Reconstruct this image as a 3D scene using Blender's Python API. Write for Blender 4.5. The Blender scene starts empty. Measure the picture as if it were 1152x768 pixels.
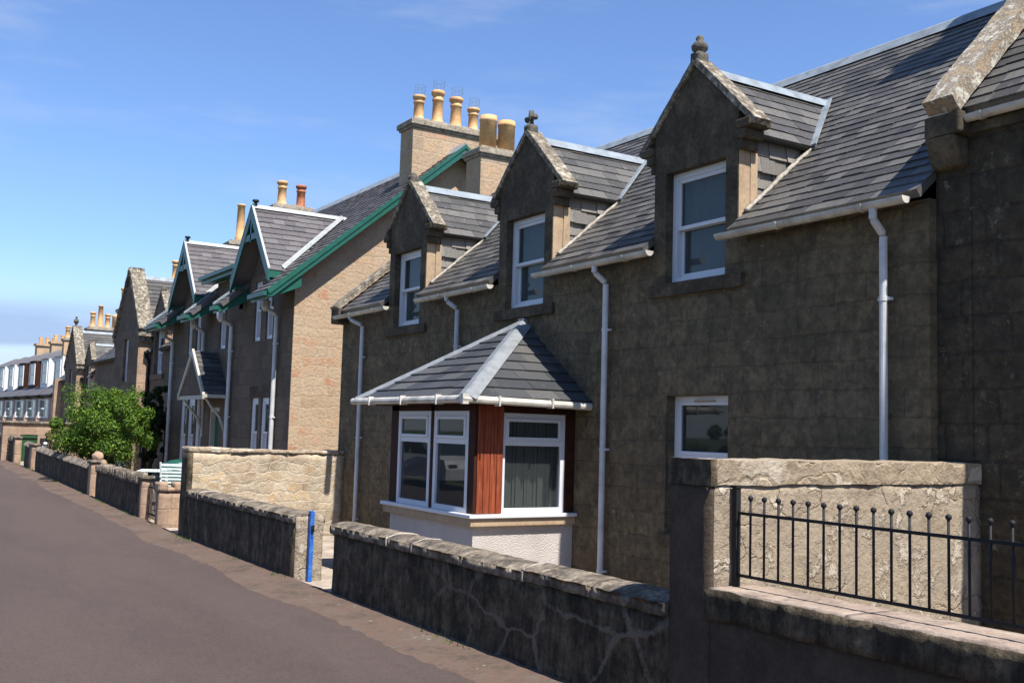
import bpy, bmesh, math, random
from mathutils import Vector, Matrix, noise
random.seed(11)
R = math.radians
scn = bpy.context.scene
COL = scn.collection

# ------------------------------------------------------------------ ground profile
def gz(y):
    pts = [(-200, -.02), (17, -.02), (25, .12), (34, .27), (43, .36), (60, .4), (3000, .4)]
    for (a, za), (b, zb) in zip(pts, pts[1:]):
        if y <= b:
            t = max(0, (y - a) / (b - a)); return za + (zb - za) * t
    return .4

# ------------------------------------------------------------------ mesh builder
class MB:
    def __init__(s): s.v = []; s.f = []; s.g = []
    def add(s, vs, fs):
        n = len(s.v); s.g.append((n, len(s.f))); s.v += [tuple(v) for v in vs]; s.f += [tuple(i + n for i in f) for f in fs]; return s
    def box(s, x0, x1, y0, y1, z0, z1):
        x0, x1 = min(x0, x1), max(x0, x1); y0, y1 = min(y0, y1), max(y0, y1); z0, z1 = min(z0, z1), max(z0, z1)
        return s.add([(x0,y0,z0),(x1,y0,z0),(x1,y1,z0),(x0,y1,z0),(x0,y0,z1),(x1,y0,z1),(x1,y1,z1),(x0,y1,z1)],
                     [(0,3,2,1),(4,5,6,7),(0,1,5,4),(1,2,6,5),(2,3,7,6),(3,0,4,7)])
    def prism(s, pts, ext):
        n = len(pts); P = [Vector(p) for p in pts]; e = Vector(ext)
        s.add(list(P) + [p + e for p in P], [tuple(range(n))[::-1], tuple(range(n, 2 * n))] + [(i, (i + 1) % n, (i + 1) % n + n, i + n) for i in range(n)])
        return s
    def tube(s, path, r, seg=10, caps=True):
        P = [Vector(p) for p in path]; rings = []
        for i, p in enumerate(P):
            d = (P[min(i + 1, len(P) - 1)] - P[max(i - 1, 0)]).normalized()
            a = Vector((0, 0, 1)) if abs(d.z) < .9 else Vector((0, 1, 0))
            u = d.cross(a).normalized(); w = d.cross(u).normalized()
            rr = r[i] if isinstance(r, (list, tuple)) else r
            rings.append([p + (u * math.cos(2 * math.pi * k / seg) + w * math.sin(2 * math.pi * k / seg)) * rr for k in range(seg)])
        vs = [v for g in rings for v in g]; fs = []
        for i in range(len(P) - 1):
            for k in range(seg):
                a = i * seg + k; b = i * seg + (k + 1) % seg
                fs.append((a, b, b + seg, a + seg))
        if caps: fs += [tuple(range(seg)), tuple(range(len(vs) - seg, len(vs)))]
        return s.add(vs, fs)
    def lathe(s, c, prof, seg=14):
        c = Vector(c); vs = []; fs = []
        for (r, z) in prof:
            for k in range(seg):
                a = 2 * math.pi * k / seg; vs.append(c + Vector((r * math.cos(a), r * math.sin(a), z)))
        n = len(prof)
        for i in range(n - 1):
            for k in range(seg):
                a = i * seg + k; b = i * seg + (k + 1) % seg; fs.append((a, b, b + seg, a + seg))
        fs += [tuple(range(seg)), tuple(range((n - 1) * seg, n * seg))]
        return s.add(vs, fs)
    def ball(s, c, r, seg=10):
        prof = [(max(.0005, r * math.sin(math.pi * i / 6)), -r * math.cos(math.pi * i / 6)) for i in range(7)]
        return s.lathe(c, prof, seg)
    def rough(s, x0, x1, y0, y1, z0, z1, res=.08, amp=.01, sc=3., prof=None):
        """closed box, finely divided and displaced by noise. prof(t_across)->extra top height"""
        nx = max(1, round((x1 - x0) / res)); ny = max(1, round((y1 - y0) / res)); nz = max(1, round((z1 - z0) / res))
        idx = {}; vs = []; fs = []
        def vid(i, j, k):
            if (i, j, k) not in idx:
                p = Vector((x0 + (x1 - x0) * i / nx, y0 + (y1 - y0) * j / ny, z0 + (z1 - z0) * k / nz))
                if prof: p = prof(p, i / nx, j / ny, k / nz)
                d = noise.noise_vector(p * sc) + noise.noise_vector(p * sc * 2.9) * .45
                idx[(i, j, k)] = len(vs); vs.append(p + d * amp)
            return idx[(i, j, k)]
        for i in range(nx):
            for j in range(ny):
                fs.append((vid(i,j,nz), vid(i+1,j,nz), vid(i+1,j+1,nz), vid(i,j+1,nz))); fs.append((vid(i,j,0), vid(i,j+1,0), vid(i+1,j+1,0), vid(i+1,j,0)))
        for i in range(nx):
            for k in range(nz):
                fs.append((vid(i,0,k), vid(i+1,0,k), vid(i+1,0,k+1), vid(i,0,k+1))); fs.append((vid(i,ny,k), vid(i,ny,k+1), vid(i+1,ny,k+1), vid(i+1,ny,k)))
        for j in range(ny):
            for k in range(nz):
                fs.append((vid(0,j,k), vid(0,j,k+1), vid(0,j+1,k+1), vid(0,j+1,k))); fs.append((vid(nx,j,k), vid(nx,j+1,k), vid(nx,j+1,k+1), vid(nx,j,k+1)))
        return s.add(vs, fs)
    def xf(s, M, i0=0):
        for i in range(i0, len(s.v)): s.v[i] = tuple(M @ Vector(s.v[i]))
        return s
    def build_each(s, name, mat, parent=None, **kw):
        """every added shape becomes an object of its own"""
        out = []; G = s.g + [(len(s.v), len(s.f))]
        for (v0, f0), (v1, f1) in zip(G, G[1:]):
            m = MB(); m.v = s.v[v0:v1]; m.f = [tuple(i - v0 for i in f) for f in s.f[f0:f1]]; out.append(m.build(name, mat, parent, **kw))
        return out
    def build(s, name, mat, parent=None, smooth=False, bevel=0, **kw):
        me = bpy.data.meshes.new(name); me.from_pydata([tuple(v) for v in s.v], [], s.f)
        bm = bmesh.new(); bm.from_mesh(me); bmesh.ops.recalc_face_normals(bm, faces=bm.faces); bm.to_mesh(me); bm.free()
        me.materials.append(mat)
        if smooth:
            for p in me.polygons: p.use_smooth = True
        o = bpy.data.objects.new(name, me); COL.objects.link(o)
        if parent is not None:
            o.parent = parent
            if parent.type == 'EMPTY': o.matrix_parent_inverse = Matrix.Translation(-parent.location)
        if bevel:
            m = o.modifiers.new('Bevel', 'BEVEL'); m.width = bevel; m.segments = 2; m.limit_method = 'ANGLE'; m.angle_limit = R(35)
        for k, v in kw.items(): o[k] = v
        return o

def thing(name, loc, label, cat, group=None):
    o = bpy.data.objects.new(name, None); o.empty_display_size = .3; COL.objects.link(o); o.location = loc
    o['label'] = label; o['category'] = cat
    if group: o['group'] = group
    return o
def tag(o, label, cat, group=None):
    o['label'] = label; o['category'] = cat
    if group: o['group'] = group
    return o

# ------------------------------------------------------------------ materials
def srgb(r, g, b):
    return tuple((c / 255 / 12.92 if c / 255 <= .04045 else ((c / 255 + .055) / 1.055) ** 2.4) for c in (r, g, b)) + (1,)
class NT:
    def __init__(s, name):
        s.m = bpy.data.materials.new(name); s.m.use_nodes = True; s.t = s.m.node_tree; s.n = s.t.nodes; s.bs = s.n['Principled BSDF']
    def node(s, ty, **kw):
        n = s.n.new(ty)
        for k, v in kw.items(): setattr(n, k, v)
        return n
    def link(s, a, b): s.t.links.new(a, b); return b
    def pos(s):
        return s.node('ShaderNodeNewGeometry').outputs['Position']
    def scale(s, vec, sc):
        n = s.node('ShaderNodeVectorMath', operation='MULTIPLY'); s.link(vec, n.inputs[0]); n.inputs[1].default_value = sc; return n.outputs[0]
    def uz(s):
        """wall coordinates: u = x + y, v = z"""
        sp = s.node('ShaderNodeSeparateXYZ'); s.link(s.pos(), sp.inputs[0])
        a = s.math('ADD', sp.outputs[0], sp.outputs[1]); c = s.node('ShaderNodeCombineXYZ'); s.link(a, c.inputs[0]); s.link(sp.outputs[2], c.inputs[1]); return c.outputs[0]
    def math(s, op, a, b=None, clamp=False):
        n = s.node('ShaderNodeMath', operation=op); n.use_clamp = clamp
        for i, v in enumerate((a, b)):
            if v is None: continue
            if isinstance(v, (int, float)): n.inputs[i].default_value = v
            else: s.link(v, n.inputs[i])
        return n.outputs[0]
    def noise(s, vec, sc, det=4, rough=.6, col=False):
        n = s.node('ShaderNodeTexNoise'); s.link(vec, n.inputs['Vector']); n.inputs['Scale'].default_value = sc; n.inputs['Detail'].default_value = det; n.inputs['Roughness'].default_value = rough
        return n.outputs['Color' if col else 'Fac']
    def ramp(s, fac, stops):
        n = s.node('ShaderNodeValToRGB'); s.link(fac, n.inputs[0]); e = n.color_ramp.elements
        while len(e) < len(stops): e.new(.5)
        for el, (p, c) in zip(e, stops):
            el.position = p; el.color = c if len(c) == 4 else tuple(c) + (1,)
        return n.outputs[0]
    def step(s, fac, a, b):
        n = s.node('ShaderNodeMapRange'); n.interpolation_type = 'SMOOTHSTEP'; s.link(fac, n.inputs[0]); n.inputs[1].default_value = a; n.inputs[2].default_value = b; return n.outputs[0]
    def mix(s, fac, a, b, bt='MIX'):
        n = s.node('ShaderNodeMix', data_type='RGBA', blend_type=bt)
        for sock, v in ((n.inputs[0], fac), (n.inputs[6], a), (n.inputs[7], b)):
            if isinstance(v, (int, float)): sock.default_value = v
            elif isinstance(v, tuple): sock.default_value = v if len(v) == 4 else v + (1,)
            else: s.link(v, sock)
        return n.outputs[2]
    def warp(s, vec, sc, amt):
        nz = s.noise(vec, sc, 3, .6, True)
        a = s.node('ShaderNodeVectorMath', operation='SUBTRACT'); s.link(nz, a.inputs[0]); a.inputs[1].default_value = (.5, .5, .5)
        b = s.node('ShaderNodeVectorMath', operation='SCALE'); s.link(a.outputs[0], b.inputs[0]); b.inputs['Scale'].default_value = amt
        c = s.node('ShaderNodeVectorMath', operation='ADD'); s.link(vec, c.inputs[0]); s.link(b.outputs[0], c.inputs[1]); return c.outputs[0]
    def bump(s, h, strength=.5, dist=.02, prev=None):
        n = s.node('ShaderNodeBump'); n.inputs['Strength'].default_value = strength; n.inputs['Distance'].default_value = dist; s.link(h, n.inputs['Height'])
        if prev is not None: s.link(prev, n.inputs['Normal'])
        return n.outputs[0]
    def out(s, col=None, rough=.9, nrm=None, spec=.3, metal=0):
        if col is not None:
            if isinstance(col, tuple): s.bs.inputs['Base Color'].default_value = col
            else: s.link(col, s.bs.inputs['Base Color'])
        if isinstance(rough, (int, float)): s.bs.inputs['Roughness'].default_value = rough
        else: s.link(rough, s.bs.inputs['Roughness'])
        s.bs.inputs['Specular IOR Level'].default_value = spec; s.bs.inputs['Metallic'].default_value = metal
        if nrm is not None: s.link(nrm, s.bs.inputs['Normal'])
        return s.m

def g(v, t=0): return (v * (1 + t), v, v * (1 - t), 1)

def m_coursed(name, ca, cb, mort, bw=.62, bh=.29, stain=.5, stainc=(.035, .03, .026, 1), bump=.6, warp=.06, lich=0., vary=.3):
    s = NT(name); p3 = s.pos(); uv = s.warp(s.uz(), 2.2, warp)
    uv = s.warp(uv, 9, .02)
    def brick(bw, bh, off, c1, c2):
        b = s.node('ShaderNodeTexBrick'); s.link(uv, b.inputs['Vector']); b.offset = off; b.squash = .7; b.squash_frequency = 3
        b.inputs['Color1'].default_value = c1; b.inputs['Color2'].default_value = c2; b.inputs['Mortar'].default_value = mort
        b.inputs['Scale'].default_value = 1; b.inputs['Mortar Size'].default_value = .012; b.inputs['Mortar Smooth'].default_value = .6; b.inputs['Bias'].default_value = 0
        b.inputs['Brick Width'].default_value = bw; b.inputs['Row Height'].default_value = bh; return b
    b = brick(bw, bh, .43, ca, cb)
    n1 = s.noise(p3, 1.1, 5, .65); n2 = s.noise(p3, 14, 5, .7); n3 = s.noise(p3, 60, 3, .7)
    col = b.outputs['Color']; n5_ = s.noise(p3, 5.5, 6, .75)
    if vary > .35: col = s.mix(s.math('MULTIPLY', s.step(n5_, .4, .6), .75), s.mix(1, col, (.7, .68, .64, 1), 'MULTIPLY'), s.mix(1, col, (1.3, 1.26, 1.16, 1), 'MULTIPLY'))
    col = s.mix(s.step(n2, .35, .75), col, s.mix(1, col, (1 - vary, 1 - vary, 1 - vary * .9, 1), 'MULTIPLY'))
    st = s.math('MULTIPLY', s.step(n1, .42, .68), stain)
    col = s.mix(st, col, stainc)
    if lich:
        n4 = s.noise(p3, 9, 7, .8); n5 = s.noise(p3, 1.7, 3, .6); col = s.mix(s.math('MULTIPLY', s.math('MULTIPLY', s.step(n4, .55, .68), s.step(n5, .45, .62)), lich), col, (.3, .27, .21, 1))
        b2 = brick(bw, bh, .43, (.72, .73, .75, 1), (1.3, 1.26, 1.18, 1)); b2.inputs['Mortar'].default_value = (.76, .74, .7, 1); b2.inputs['Mortar Size'].default_value = .007; b2.inputs['Mortar Smooth'].default_value = .5; col = s.mix(s.math('ADD', s.math('MULTIPLY', s.step(s.noise(p3, 1.6, 4, .7), .38, .62), .65), .3), col, b2.outputs['Color'], 'MULTIPLY')
        sx = s.noise(s.scale(s.uz(), (9, 3, 1)), 1, 6, .8); col = s.mix(s.math('MULTIPLY', s.step(sx, .5, .75), .45), col, s.mix(1, col, (.45, .44, .42, 1), 'MULTIPLY'))
    h = s.math('ADD', s.math('MULTIPLY', b.outputs['Fac'], -.9), s.math('MULTIPLY', n2, .8)); h = s.math('ADD', h, s.math('MULTIPLY', n3, .25))
    return s.out(col, .93, s.bump(h, bump, .03))

def m_rubble(name, stones, mort, sx=2.2, sz=4.2, mw=.09, bump=.9, extra=None):
    s = NT(name); p3 = s.pos(); uv = s.warp(s.uz(), 2.5, .22); uv = s.warp(uv, 9, .05); v = s.scale(uv, (sx, sz, 1))
    a = s.node('ShaderNodeTexVoronoi', feature='F1'); s.link(v, a.inputs['Vector']); a.inputs['Scale'].default_value = 1; a.inputs['Randomness'].default_value = .9; a.voronoi_dimensions = '2D'
    e = s.node('ShaderNodeTexVoronoi', feature='DISTANCE_TO_EDGE'); s.link(v, e.inputs['Vector']); e.inputs['Scale'].default_value = 1; e.inputs['Randomness'].default_value = .9; e.voronoi_dimensions = '2D'
    sp = s.node('ShaderNodeSeparateColor'); s.link(a.outputs['Color'], sp.inputs[0])
    base = s.ramp(sp.outputs[0], [(i / max(1, len(stones) - 1), c) for i, c in enumerate(stones)])
    n2 = s.noise(p3, 11, 6, .72); n3 = s.noise(p3, 3, 4, .6)
    base = s.mix(s.step(n2, .3, .75), base, s.mix(1, base, (.62, .58, .52, 1), 'MULTIPLY'))
    ed = s.math('ADD', e.outputs['Distance'], s.math('MULTIPLY', s.math('SUBTRACT', n3, .5), .22))
    mk = s.step(ed, mw * .4, mw * 1.4)
    mcol = s.mix(s.step(n2, .35, .7), mort, s.mix(1, mort, (.7, .66, .6, 1), 'MULTIPLY'))
    col = s.mix(mk, mcol, base)
    if extra: col = extra(s, col, p3)
    h = s.math('ADD', s.math('MULTIPLY', mk, .8), s.math('MULTIPLY', n2, .9))
    return s.out(col, .93, s.bump(h, bump, .035))

def m_softrubble(name, stones, mort, bw, bh, mortk=.5, bump=.8, mortd=.25, wamp=.26):
    s = NT(name); p3 = s.pos(); uv = s.warp(s.uz(), 1.6, wamp); uv = s.warp(uv, 6, wamp * .45); uv = s.warp(uv, 22, .02)
    b = s.node('ShaderNodeTexBrick'); s.link(uv, b.inputs['Vector']); b.offset = .37; b.squash = .6; b.squash_frequency = 2
    b.inputs['Color1'].default_value = (0, 0, 0, 1); b.inputs['Color2'].default_value = (1, 1, 1, 1); b.inputs['Mortar'].default_value = (.5, .5, .5, 1); b.inputs['Scale'].default_value = 1
    b.inputs['Mortar Size'].default_value = .022; b.inputs['Mortar Smooth'].default_value = .9; b.inputs['Bias'].default_value = 0; b.inputs['Brick Width'].default_value = bw; b.inputs['Row Height'].default_value = bh
    base = s.ramp(b.outputs['Color'], [(i / (len(stones) - 1), c) for i, c in enumerate(stones)])
    n1 = s.noise(p3, 4.5, 5, .6); n2 = s.noise(p3, 15, 6, .75); n3 = s.noise(p3, 1.2, 3)
    base = s.mix(s.math('MULTIPLY', s.step(n2, .35, .72), .8), base, s.mix(1, base, (.68, .62, .55, 1), 'MULTIPLY'))
    cover = s.math('MAXIMUM', b.outputs['Fac'], s.math('MULTIPLY', s.step(n1, .42, .6), mortk))
    mc = s.mix(s.step(n2, .35, .7), mort, s.mix(1, mort, (.8, .76, .7, 1), 'MULTIPLY'))
    col = s.mix(cover, base, mc); col = s.mix(s.math('MULTIPLY', s.step(n3, .5, .7), .25), col, s.mix(1, col, (.75, .7, .65, 1), 'MULTIPLY'))
    h = s.math('SUBTRACT', s.math('ADD', s.math('MULTIPLY', n2, .9), s.math('MULTIPLY', n1, -.5)), s.math('MULTIPLY', b.outputs['Fac'], mortd))
    return s.out(col, .93, s.bump(h, bump, .04))

def m_mottle(name, stops, sc=3, sc2=18, bump=.5, dist=.02, rough=.92, streak=None, spec=.3):
    s = NT(name); p3 = s.pos(); v = s.scale(p3, streak) if streak else p3
    n1 = s.noise(v, sc, 7, .7); n2 = s.noise(p3, sc2, 5, .7)
    f = s.math('ADD', s.math('MULTIPLY', n1, .65), s.math('MULTIPLY', n2, .35))
    col = s.ramp(s.step(f, .3, .7), stops)
    return s.out(col, rough, s.bump(s.math('ADD', n2, s.math('MULTIPLY', n1, .7)), bump, dist), spec=spec)

def m_slate(name, c1, c2, c3, lich=.5, rough=.55):
    s = NT(name); p3 = s.pos(); ri = s.node('ShaderNodeNewGeometry').outputs['Random Per Island']
    base = s.ramp(ri, [(0, c1), (.5, c2), (1, c3)])
    n = s.noise(p3, 7, 6, .75); n2 = s.noise(p3, 40, 4, .7)
    base = s.mix(s.step(n2, .3, .8), base, s.mix(1, base, (.6, .6, .62, 1), 'MULTIPLY'))
    base = s.mix(s.math('MULTIPLY', s.step(n, .58, .74), lich), base, (.2, .19, .16, 1))
    return s.out(base, rough, s.bump(s.math('ADD', n2, n), .35, .01), spec=.4)

def m_plain(name, col, rough=.5, spec=.4, var=.12, bump=.15, metal=0, sc=8):
    s = NT(name); p3 = s.pos(); n = s.noise(p3, sc, 5, .65)
    c = s.mix(s.step(n, .35, .75), col, tuple(x * (1 - var) for x in col[:3]) + (1,))
    return s.out(c, rough, s.bump(s.noise(p3, 45, 3), bump, .004), spec=spec, metal=metal)

M = {}
M['facade'] = m_coursed('facade_stone', (.16, .127, .08, 1), (.122, .098, .064, 1), (.14, .112, .073, 1), .46, .25, .4, (.05, .042, .028, 1), .6, .11, .6, .4)
M['facade_dark'] = m_coursed('weathered_facade_stone', (.08, .064, .042, 1), (.056, .047, .034, 1), (.07, .058, .042, 1), .5, .28, .5, (.024, .022, .016, 1), .9, .09, .6, .4)
M['gablet'] = m_mottle('gablet_sandstone', [(0, (.028, .023, .015)), (.5, (.062, .048, .031)), (1, (.13, .1, .065))], 2.5, 22, .5)
M['jamb'] = m_mottle('dressed_sandstone', [(0, (.22, .155, .1)), (.5, (.33, .24, .155)), (1, (.4, .3, .2))], 3, 25, .3, .01)
M['coping'] = m_mottle('lichened_coping', [(0, (.05, .042, .034)), (.42, (.12, .1, .075)), (.65, (.22, .19, .145)), (.85, (.36, .33, .27)), (1, (.48, .45, .39))], 9, 22, .8)
M['skew'] = m_mottle('lichened_skew_stone', [(0, (.2, .15, .1)), (.35, (.3, .23, .15)), (.5, (.13, .11, .09)), (.7, (.36, .33, .27)), (1, (.52, .49, .42))], 8, 24, .8)
M['finial'] = m_mottle('finial_stone', [(0, (.04, .037, .034)), (1, (.14, .125, .1))], 14, 40, .6)
M['slate'] = m_slate('main_roof_slate', (.042, .04, .039, 1), (.074, .071, .067, 1), (.118, .11, .1, 1), .75)
M['slate_hung'] = m_slate('cheek_slate', (.13, .121, .11, 1), (.19, .175, .155, 1), (.26, .24, .21, 1), .4)
M['slate_bay'] = m_slate('bay_roof_slate', (.035, .038, .042, 1), (.058, .06, .062, 1), (.09, .087, .083, 1), .35)
M['slate_purple'] = m_slate('purple_slate', (.08, .073, .078, 1), (.1, .092, .095, 1), (.125, .115, .115, 1), .2)
M['lead'] = m_plain('lead_flashing', (.22, .255, .285, 1), .55, .45, .45, .4, sc=5)
M['white_paint'] = m_plain('white_paint', (.62, .62, .62, 1), .5, .4, .06, .05)
M['lead_pale'] = m_plain('pale_lead', (.34, .355, .36, 1), .5, .4, .3, .2)
M['upvc'] = m_plain('white_plastic', (.56, .57, .6, 1), .35, .5, .06, .05)
M['gutter'] = m_plain('cream_gutter', (.52, .49, .43, 1), .45, .4, .45, .1, sc=5)
M['pipe'] = m_plain('pale_pipe', (.5, .5, .5, 1), .45, .4, .3, .08, sc=3)
M['brownwood'] = m_plain('dark_brown_timber', (.04, .014, .008, 1), .7, .15, .4, .3)
M['lead_dark'] = m_plain('dull_lead', (.2, .215, .225, 1), .55, .4, .35, .4)
M['green'] = m_plain('green_paint', (.01, .09, .062, 1), .4, .5, .25, .2)
M['cream'] = m_plain('cream_paint', (.38, .36, .31, 1), .5, .4, .15, .1)
M['iron'] = m_plain('black_iron', (.012, .013, .015, 1), .65, .25, .3, .4)
M['pot'] = m_mottle('buff_clay_pot', [(0, (.38, .2, .085)), (.5, (.55, .32, .14)), (1, (.62, .42, .23))], 4, 18, .2, .01, .7)
M['pot_red'] = m_mottle('rusty_clay_pot', [(0, (.1, .035, .02)), (.5, (.32, .11, .05)), (1, (.45, .2, .1))], 7, 30, .3, .01, .7)
M['bluepaint'] = m_mottle('worn_blue_paint', [(0, (.012, .07, .27)), (.55, (.02, .11, .4)), (.8, (.04, .15, .42)), (1, (.18, .17, .16))], 8, 30, .3, .01, .5)
M['wire'] = m_plain('grey_wire', (.15, .15, .16, 1), .5)
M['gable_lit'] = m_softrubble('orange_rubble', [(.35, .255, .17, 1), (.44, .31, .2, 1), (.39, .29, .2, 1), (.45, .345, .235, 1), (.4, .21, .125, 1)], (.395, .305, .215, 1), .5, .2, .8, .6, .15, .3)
M['chimney'] = m_softrubble('chimney_sandstone', [(.36, .27, .18, 1), (.5, .34, .21, 1), (.4, .32, .23, 1), (.46, .29, .19, 1), (.3, .24, .17, 1)], (.36, .29, .21, 1), .62, .33, .5, .6, .2, .1)
M['chimney_cap'] = m_mottle('chimney_cap_stone', [(0, (.1, .085, .07)), (.5, (.26, .22, .17)), (1, (.38, .34, .27))], 5, 20, .5)
M['backwall'] = m_softrubble('pale_rubble', [(.34, .26, .17, 1), (.48, .39, .28, 1), (.28, .225, .165, 1), (.5, .37, .22, 1), (.36, .32, .26, 1)], (.44, .385, .3, 1), .46, .17, .7, .7, .2, .34)
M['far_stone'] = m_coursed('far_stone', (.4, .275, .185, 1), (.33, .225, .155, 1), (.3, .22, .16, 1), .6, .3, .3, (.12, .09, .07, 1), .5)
M['far_shaded'] = m_coursed('shaded_far_stone', (.15, .112, .08, 1), (.1, .077, .058, 1), (.1, .08, .062, 1), .6, .3, .4, (.04, .034, .03, 1), .5)  # far stone again, with the street-side shade put into its colour
M['pink'] = m_coursed('pink_stone', (.48, .3, .24, 1), (.4, .25, .2, 1), (.38, .27, .22, 1), .6, .3, .2, (.2, .14, .12, 1), .4)
M['earth'] = m_mottle('verge_earth', [(0, (.05, .037, .029)), (.35, (.088, .063, .048)), (.55, (.11, .07, .052)), (.75, (.095, .072, .058)), (.9, (.12, .095, .077)), (1, (.16, .135, .11))], 1.5, 9, .9, .03)
M['gravel'] = m_mottle('garden_path', [(0, (.16, .13, .1)), (.5, (.3, .25, .2)), (1, (.42, .36, .3))], 2, 30, .6, .02)
M['field'] = m_mottle('grass_land', [(0, (.04, .06, .02)), (1, (.09, .11, .04))], 1, 8, .5)
M['bark'] = m_mottle('bark', [(0, (.04, .03, .02)), (1, (.13, .1, .07))], 8, 30, .7)
M['net'] = m_plain('net_curtain', (.8, .79, .75, 1), .9, .1)
M['curtain'] = m_plain('grey_curtain', (.5, .48, .45, 1), .9, .1)
M['room'] = m_plain('dim_room', (.05, .045, .04, 1), .9, .1)  # near-black, also used as painted shade under the dormer eaves
M['bench'] = m_plain('mint_white_paint', (.62, .72, .66, 1), .5, .4)
M['plastic_green'] = m_plain('dark_green_plastic', (.01, .07, .05, 1), .4, .4)

def m_asphalt():
    s = NT('asphalt'); p = s.pos(); n = s.noise(p, 170, 3, .8); n1 = s.noise(s.scale(p, (1.6, .35, 1)), .5, 6, .7); n2 = s.noise(p, 3.2, 5, .7)
    v = s.node('ShaderNodeTexVoronoi'); s.link(p, v.inputs['Vector']); v.inputs['Scale'].default_value = 260
    sp = s.node('ShaderNodeSeparateColor'); s.link(v.outputs['Color'], sp.inputs[0])
    c = s.ramp(s.math('ADD', s.math('MULTIPLY', n, .4), s.math('MULTIPLY', sp.outputs[0], .6)), [(0, (.034, .024, .0205)), (.5, (.074, .053, .0455)), (.85, (.115, .085, .073)), (1, (.26, .205, .17))])
    c = s.mix(s.step(n1, .4, .62), c, s.mix(1, c, (.86, .86, .87, 1), 'MULTIPLY')); c = s.mix(s.step(s.noise(p, 38, 4, .8), .35, .7), s.mix(1, c, (.82, .82, .82, 1), 'MULTIPLY'), s.mix(1, c, (1.2, 1.18, 1.15, 1), 'MULTIPLY'))
    c = s.mix(s.math('MULTIPLY', s.step(n2, .4, .75), .35), c, s.mix(1, c, (1.25, 1.2, 1.15, 1), 'MULTIPLY'))
    return s.out(c, .85, s.bump(s.math('ADD', n, v.outputs['Distance']), .7, .006), spec=.35)
M['asphalt'] = m_asphalt()

def m_wood():
    s = NT('red_cedar_boards'); p = s.pos(); v = s.scale(p, (14, 14, .9)); n = s.noise(v, 3, 6, .7); n2 = s.noise(p, 3, 3)
    c = s.ramp(s.step(n, .25, .75), [(0, (.11, .026, .012)), (.5, (.22, .05, .021)), (1, (.33, .095, .042))])
    c = s.mix(s.step(n2, .4, .8), c, s.mix(1, c, (.7, .6, .6, 1), 'MULTIPLY'))
    return s.out(c, .5, s.bump(n, .5, .01))
M['redwood'] = m_wood()

def m_roughcast():
    s = NT('white_roughcast'); p = s.pos(); v = s.node('ShaderNodeTexVoronoi'); s.link(p, v.inputs['Vector']); v.inputs['Scale'].default_value = 95
    n = s.noise(p, 2.5, 5); c = s.mix(s.step(n, .3, .8), (.5, .46, .43, 1), (.4, .365, .335, 1))
    return s.out(c, .95, s.bump(s.math('ADD', v.outputs['Distance'], s.noise(p, 90, 2)), .9, .009))
M['roughcast'] = m_roughcast()

def m_blackwall(name='blackened_wall', pointing=True):
    """old cement render, blackened by weather, with smeared pale ribbon pointing towards one end"""
    s = NT(name); p = s.pos(); uv = s.uz(); st = s.scale(p, (1, 1.6, .45))
    n1 = s.noise(st, 3.2, 8, .78); n2 = s.noise(p, 24, 5, .75); n3 = s.noise(p, 7, 5, .7)
    f = s.math('ADD', s.math('MULTIPLY', n1, .6), s.math('MULTIPLY', n3, .4))
    c = s.ramp(s.step(f, .36, .66), [(0, (.022, .0175, .011)), (.3, (.048, .038, .024)), (.6, (.095, .074, .047)), (1, (.18, .142, .092))])
    c = s.mix(s.step(n2, .35, .8), c, s.mix(1, c, (.5, .5, .5, 1), 'MULTIPLY'))
    h = s.math('ADD', n2, n1)
    if pointing:
        w = s.warp(uv, 3, .25); v = s.scale(w, (1.35, 2.0, 1))
        e = s.node('ShaderNodeTexVoronoi', feature='DISTANCE_TO_EDGE'); e.voronoi_dimensions = '2D'; s.link(v, e.inputs['Vector']); e.inputs['Scale'].default_value = 1
        line = s.math('SUBTRACT', 1, s.step(s.math('ADD', e.outputs['Distance'], s.math('MULTIPLY', s.math('SUBTRACT', n2, .5), .05)), .018, .05))
        sp = s.node('ShaderNodeSeparateXYZ'); s.link(p, sp.inputs[0])
        near = s.math('MULTIPLY', s.math('SUBTRACT', 1, s.step(sp.outputs[1], 7.4, 8.6)), s.step(s.noise(p, 1.1, 2), .28, .4))
        far = s.math('MULTIPLY', s.step(s.noise(p, 1.3, 3), .56, .62), .7)
        mk = s.math('MULTIPLY', line, s.math('MAXIMUM', near, far)); mk = s.math('MULTIPLY', mk, s.step(n3, .3, .5))
        c = s.mix(s.math('MULTIPLY', mk, .85), c, (.165, .138, .1, 1)); h = s.math('ADD', h, s.math('MULTIPLY', mk, .5))
    return s.out(c, .95, s.bump(h, .9, .03))
M['black'] = m_blackwall(); M['black2'] = m_blackwall('blackened_far_wall', False)

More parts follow.
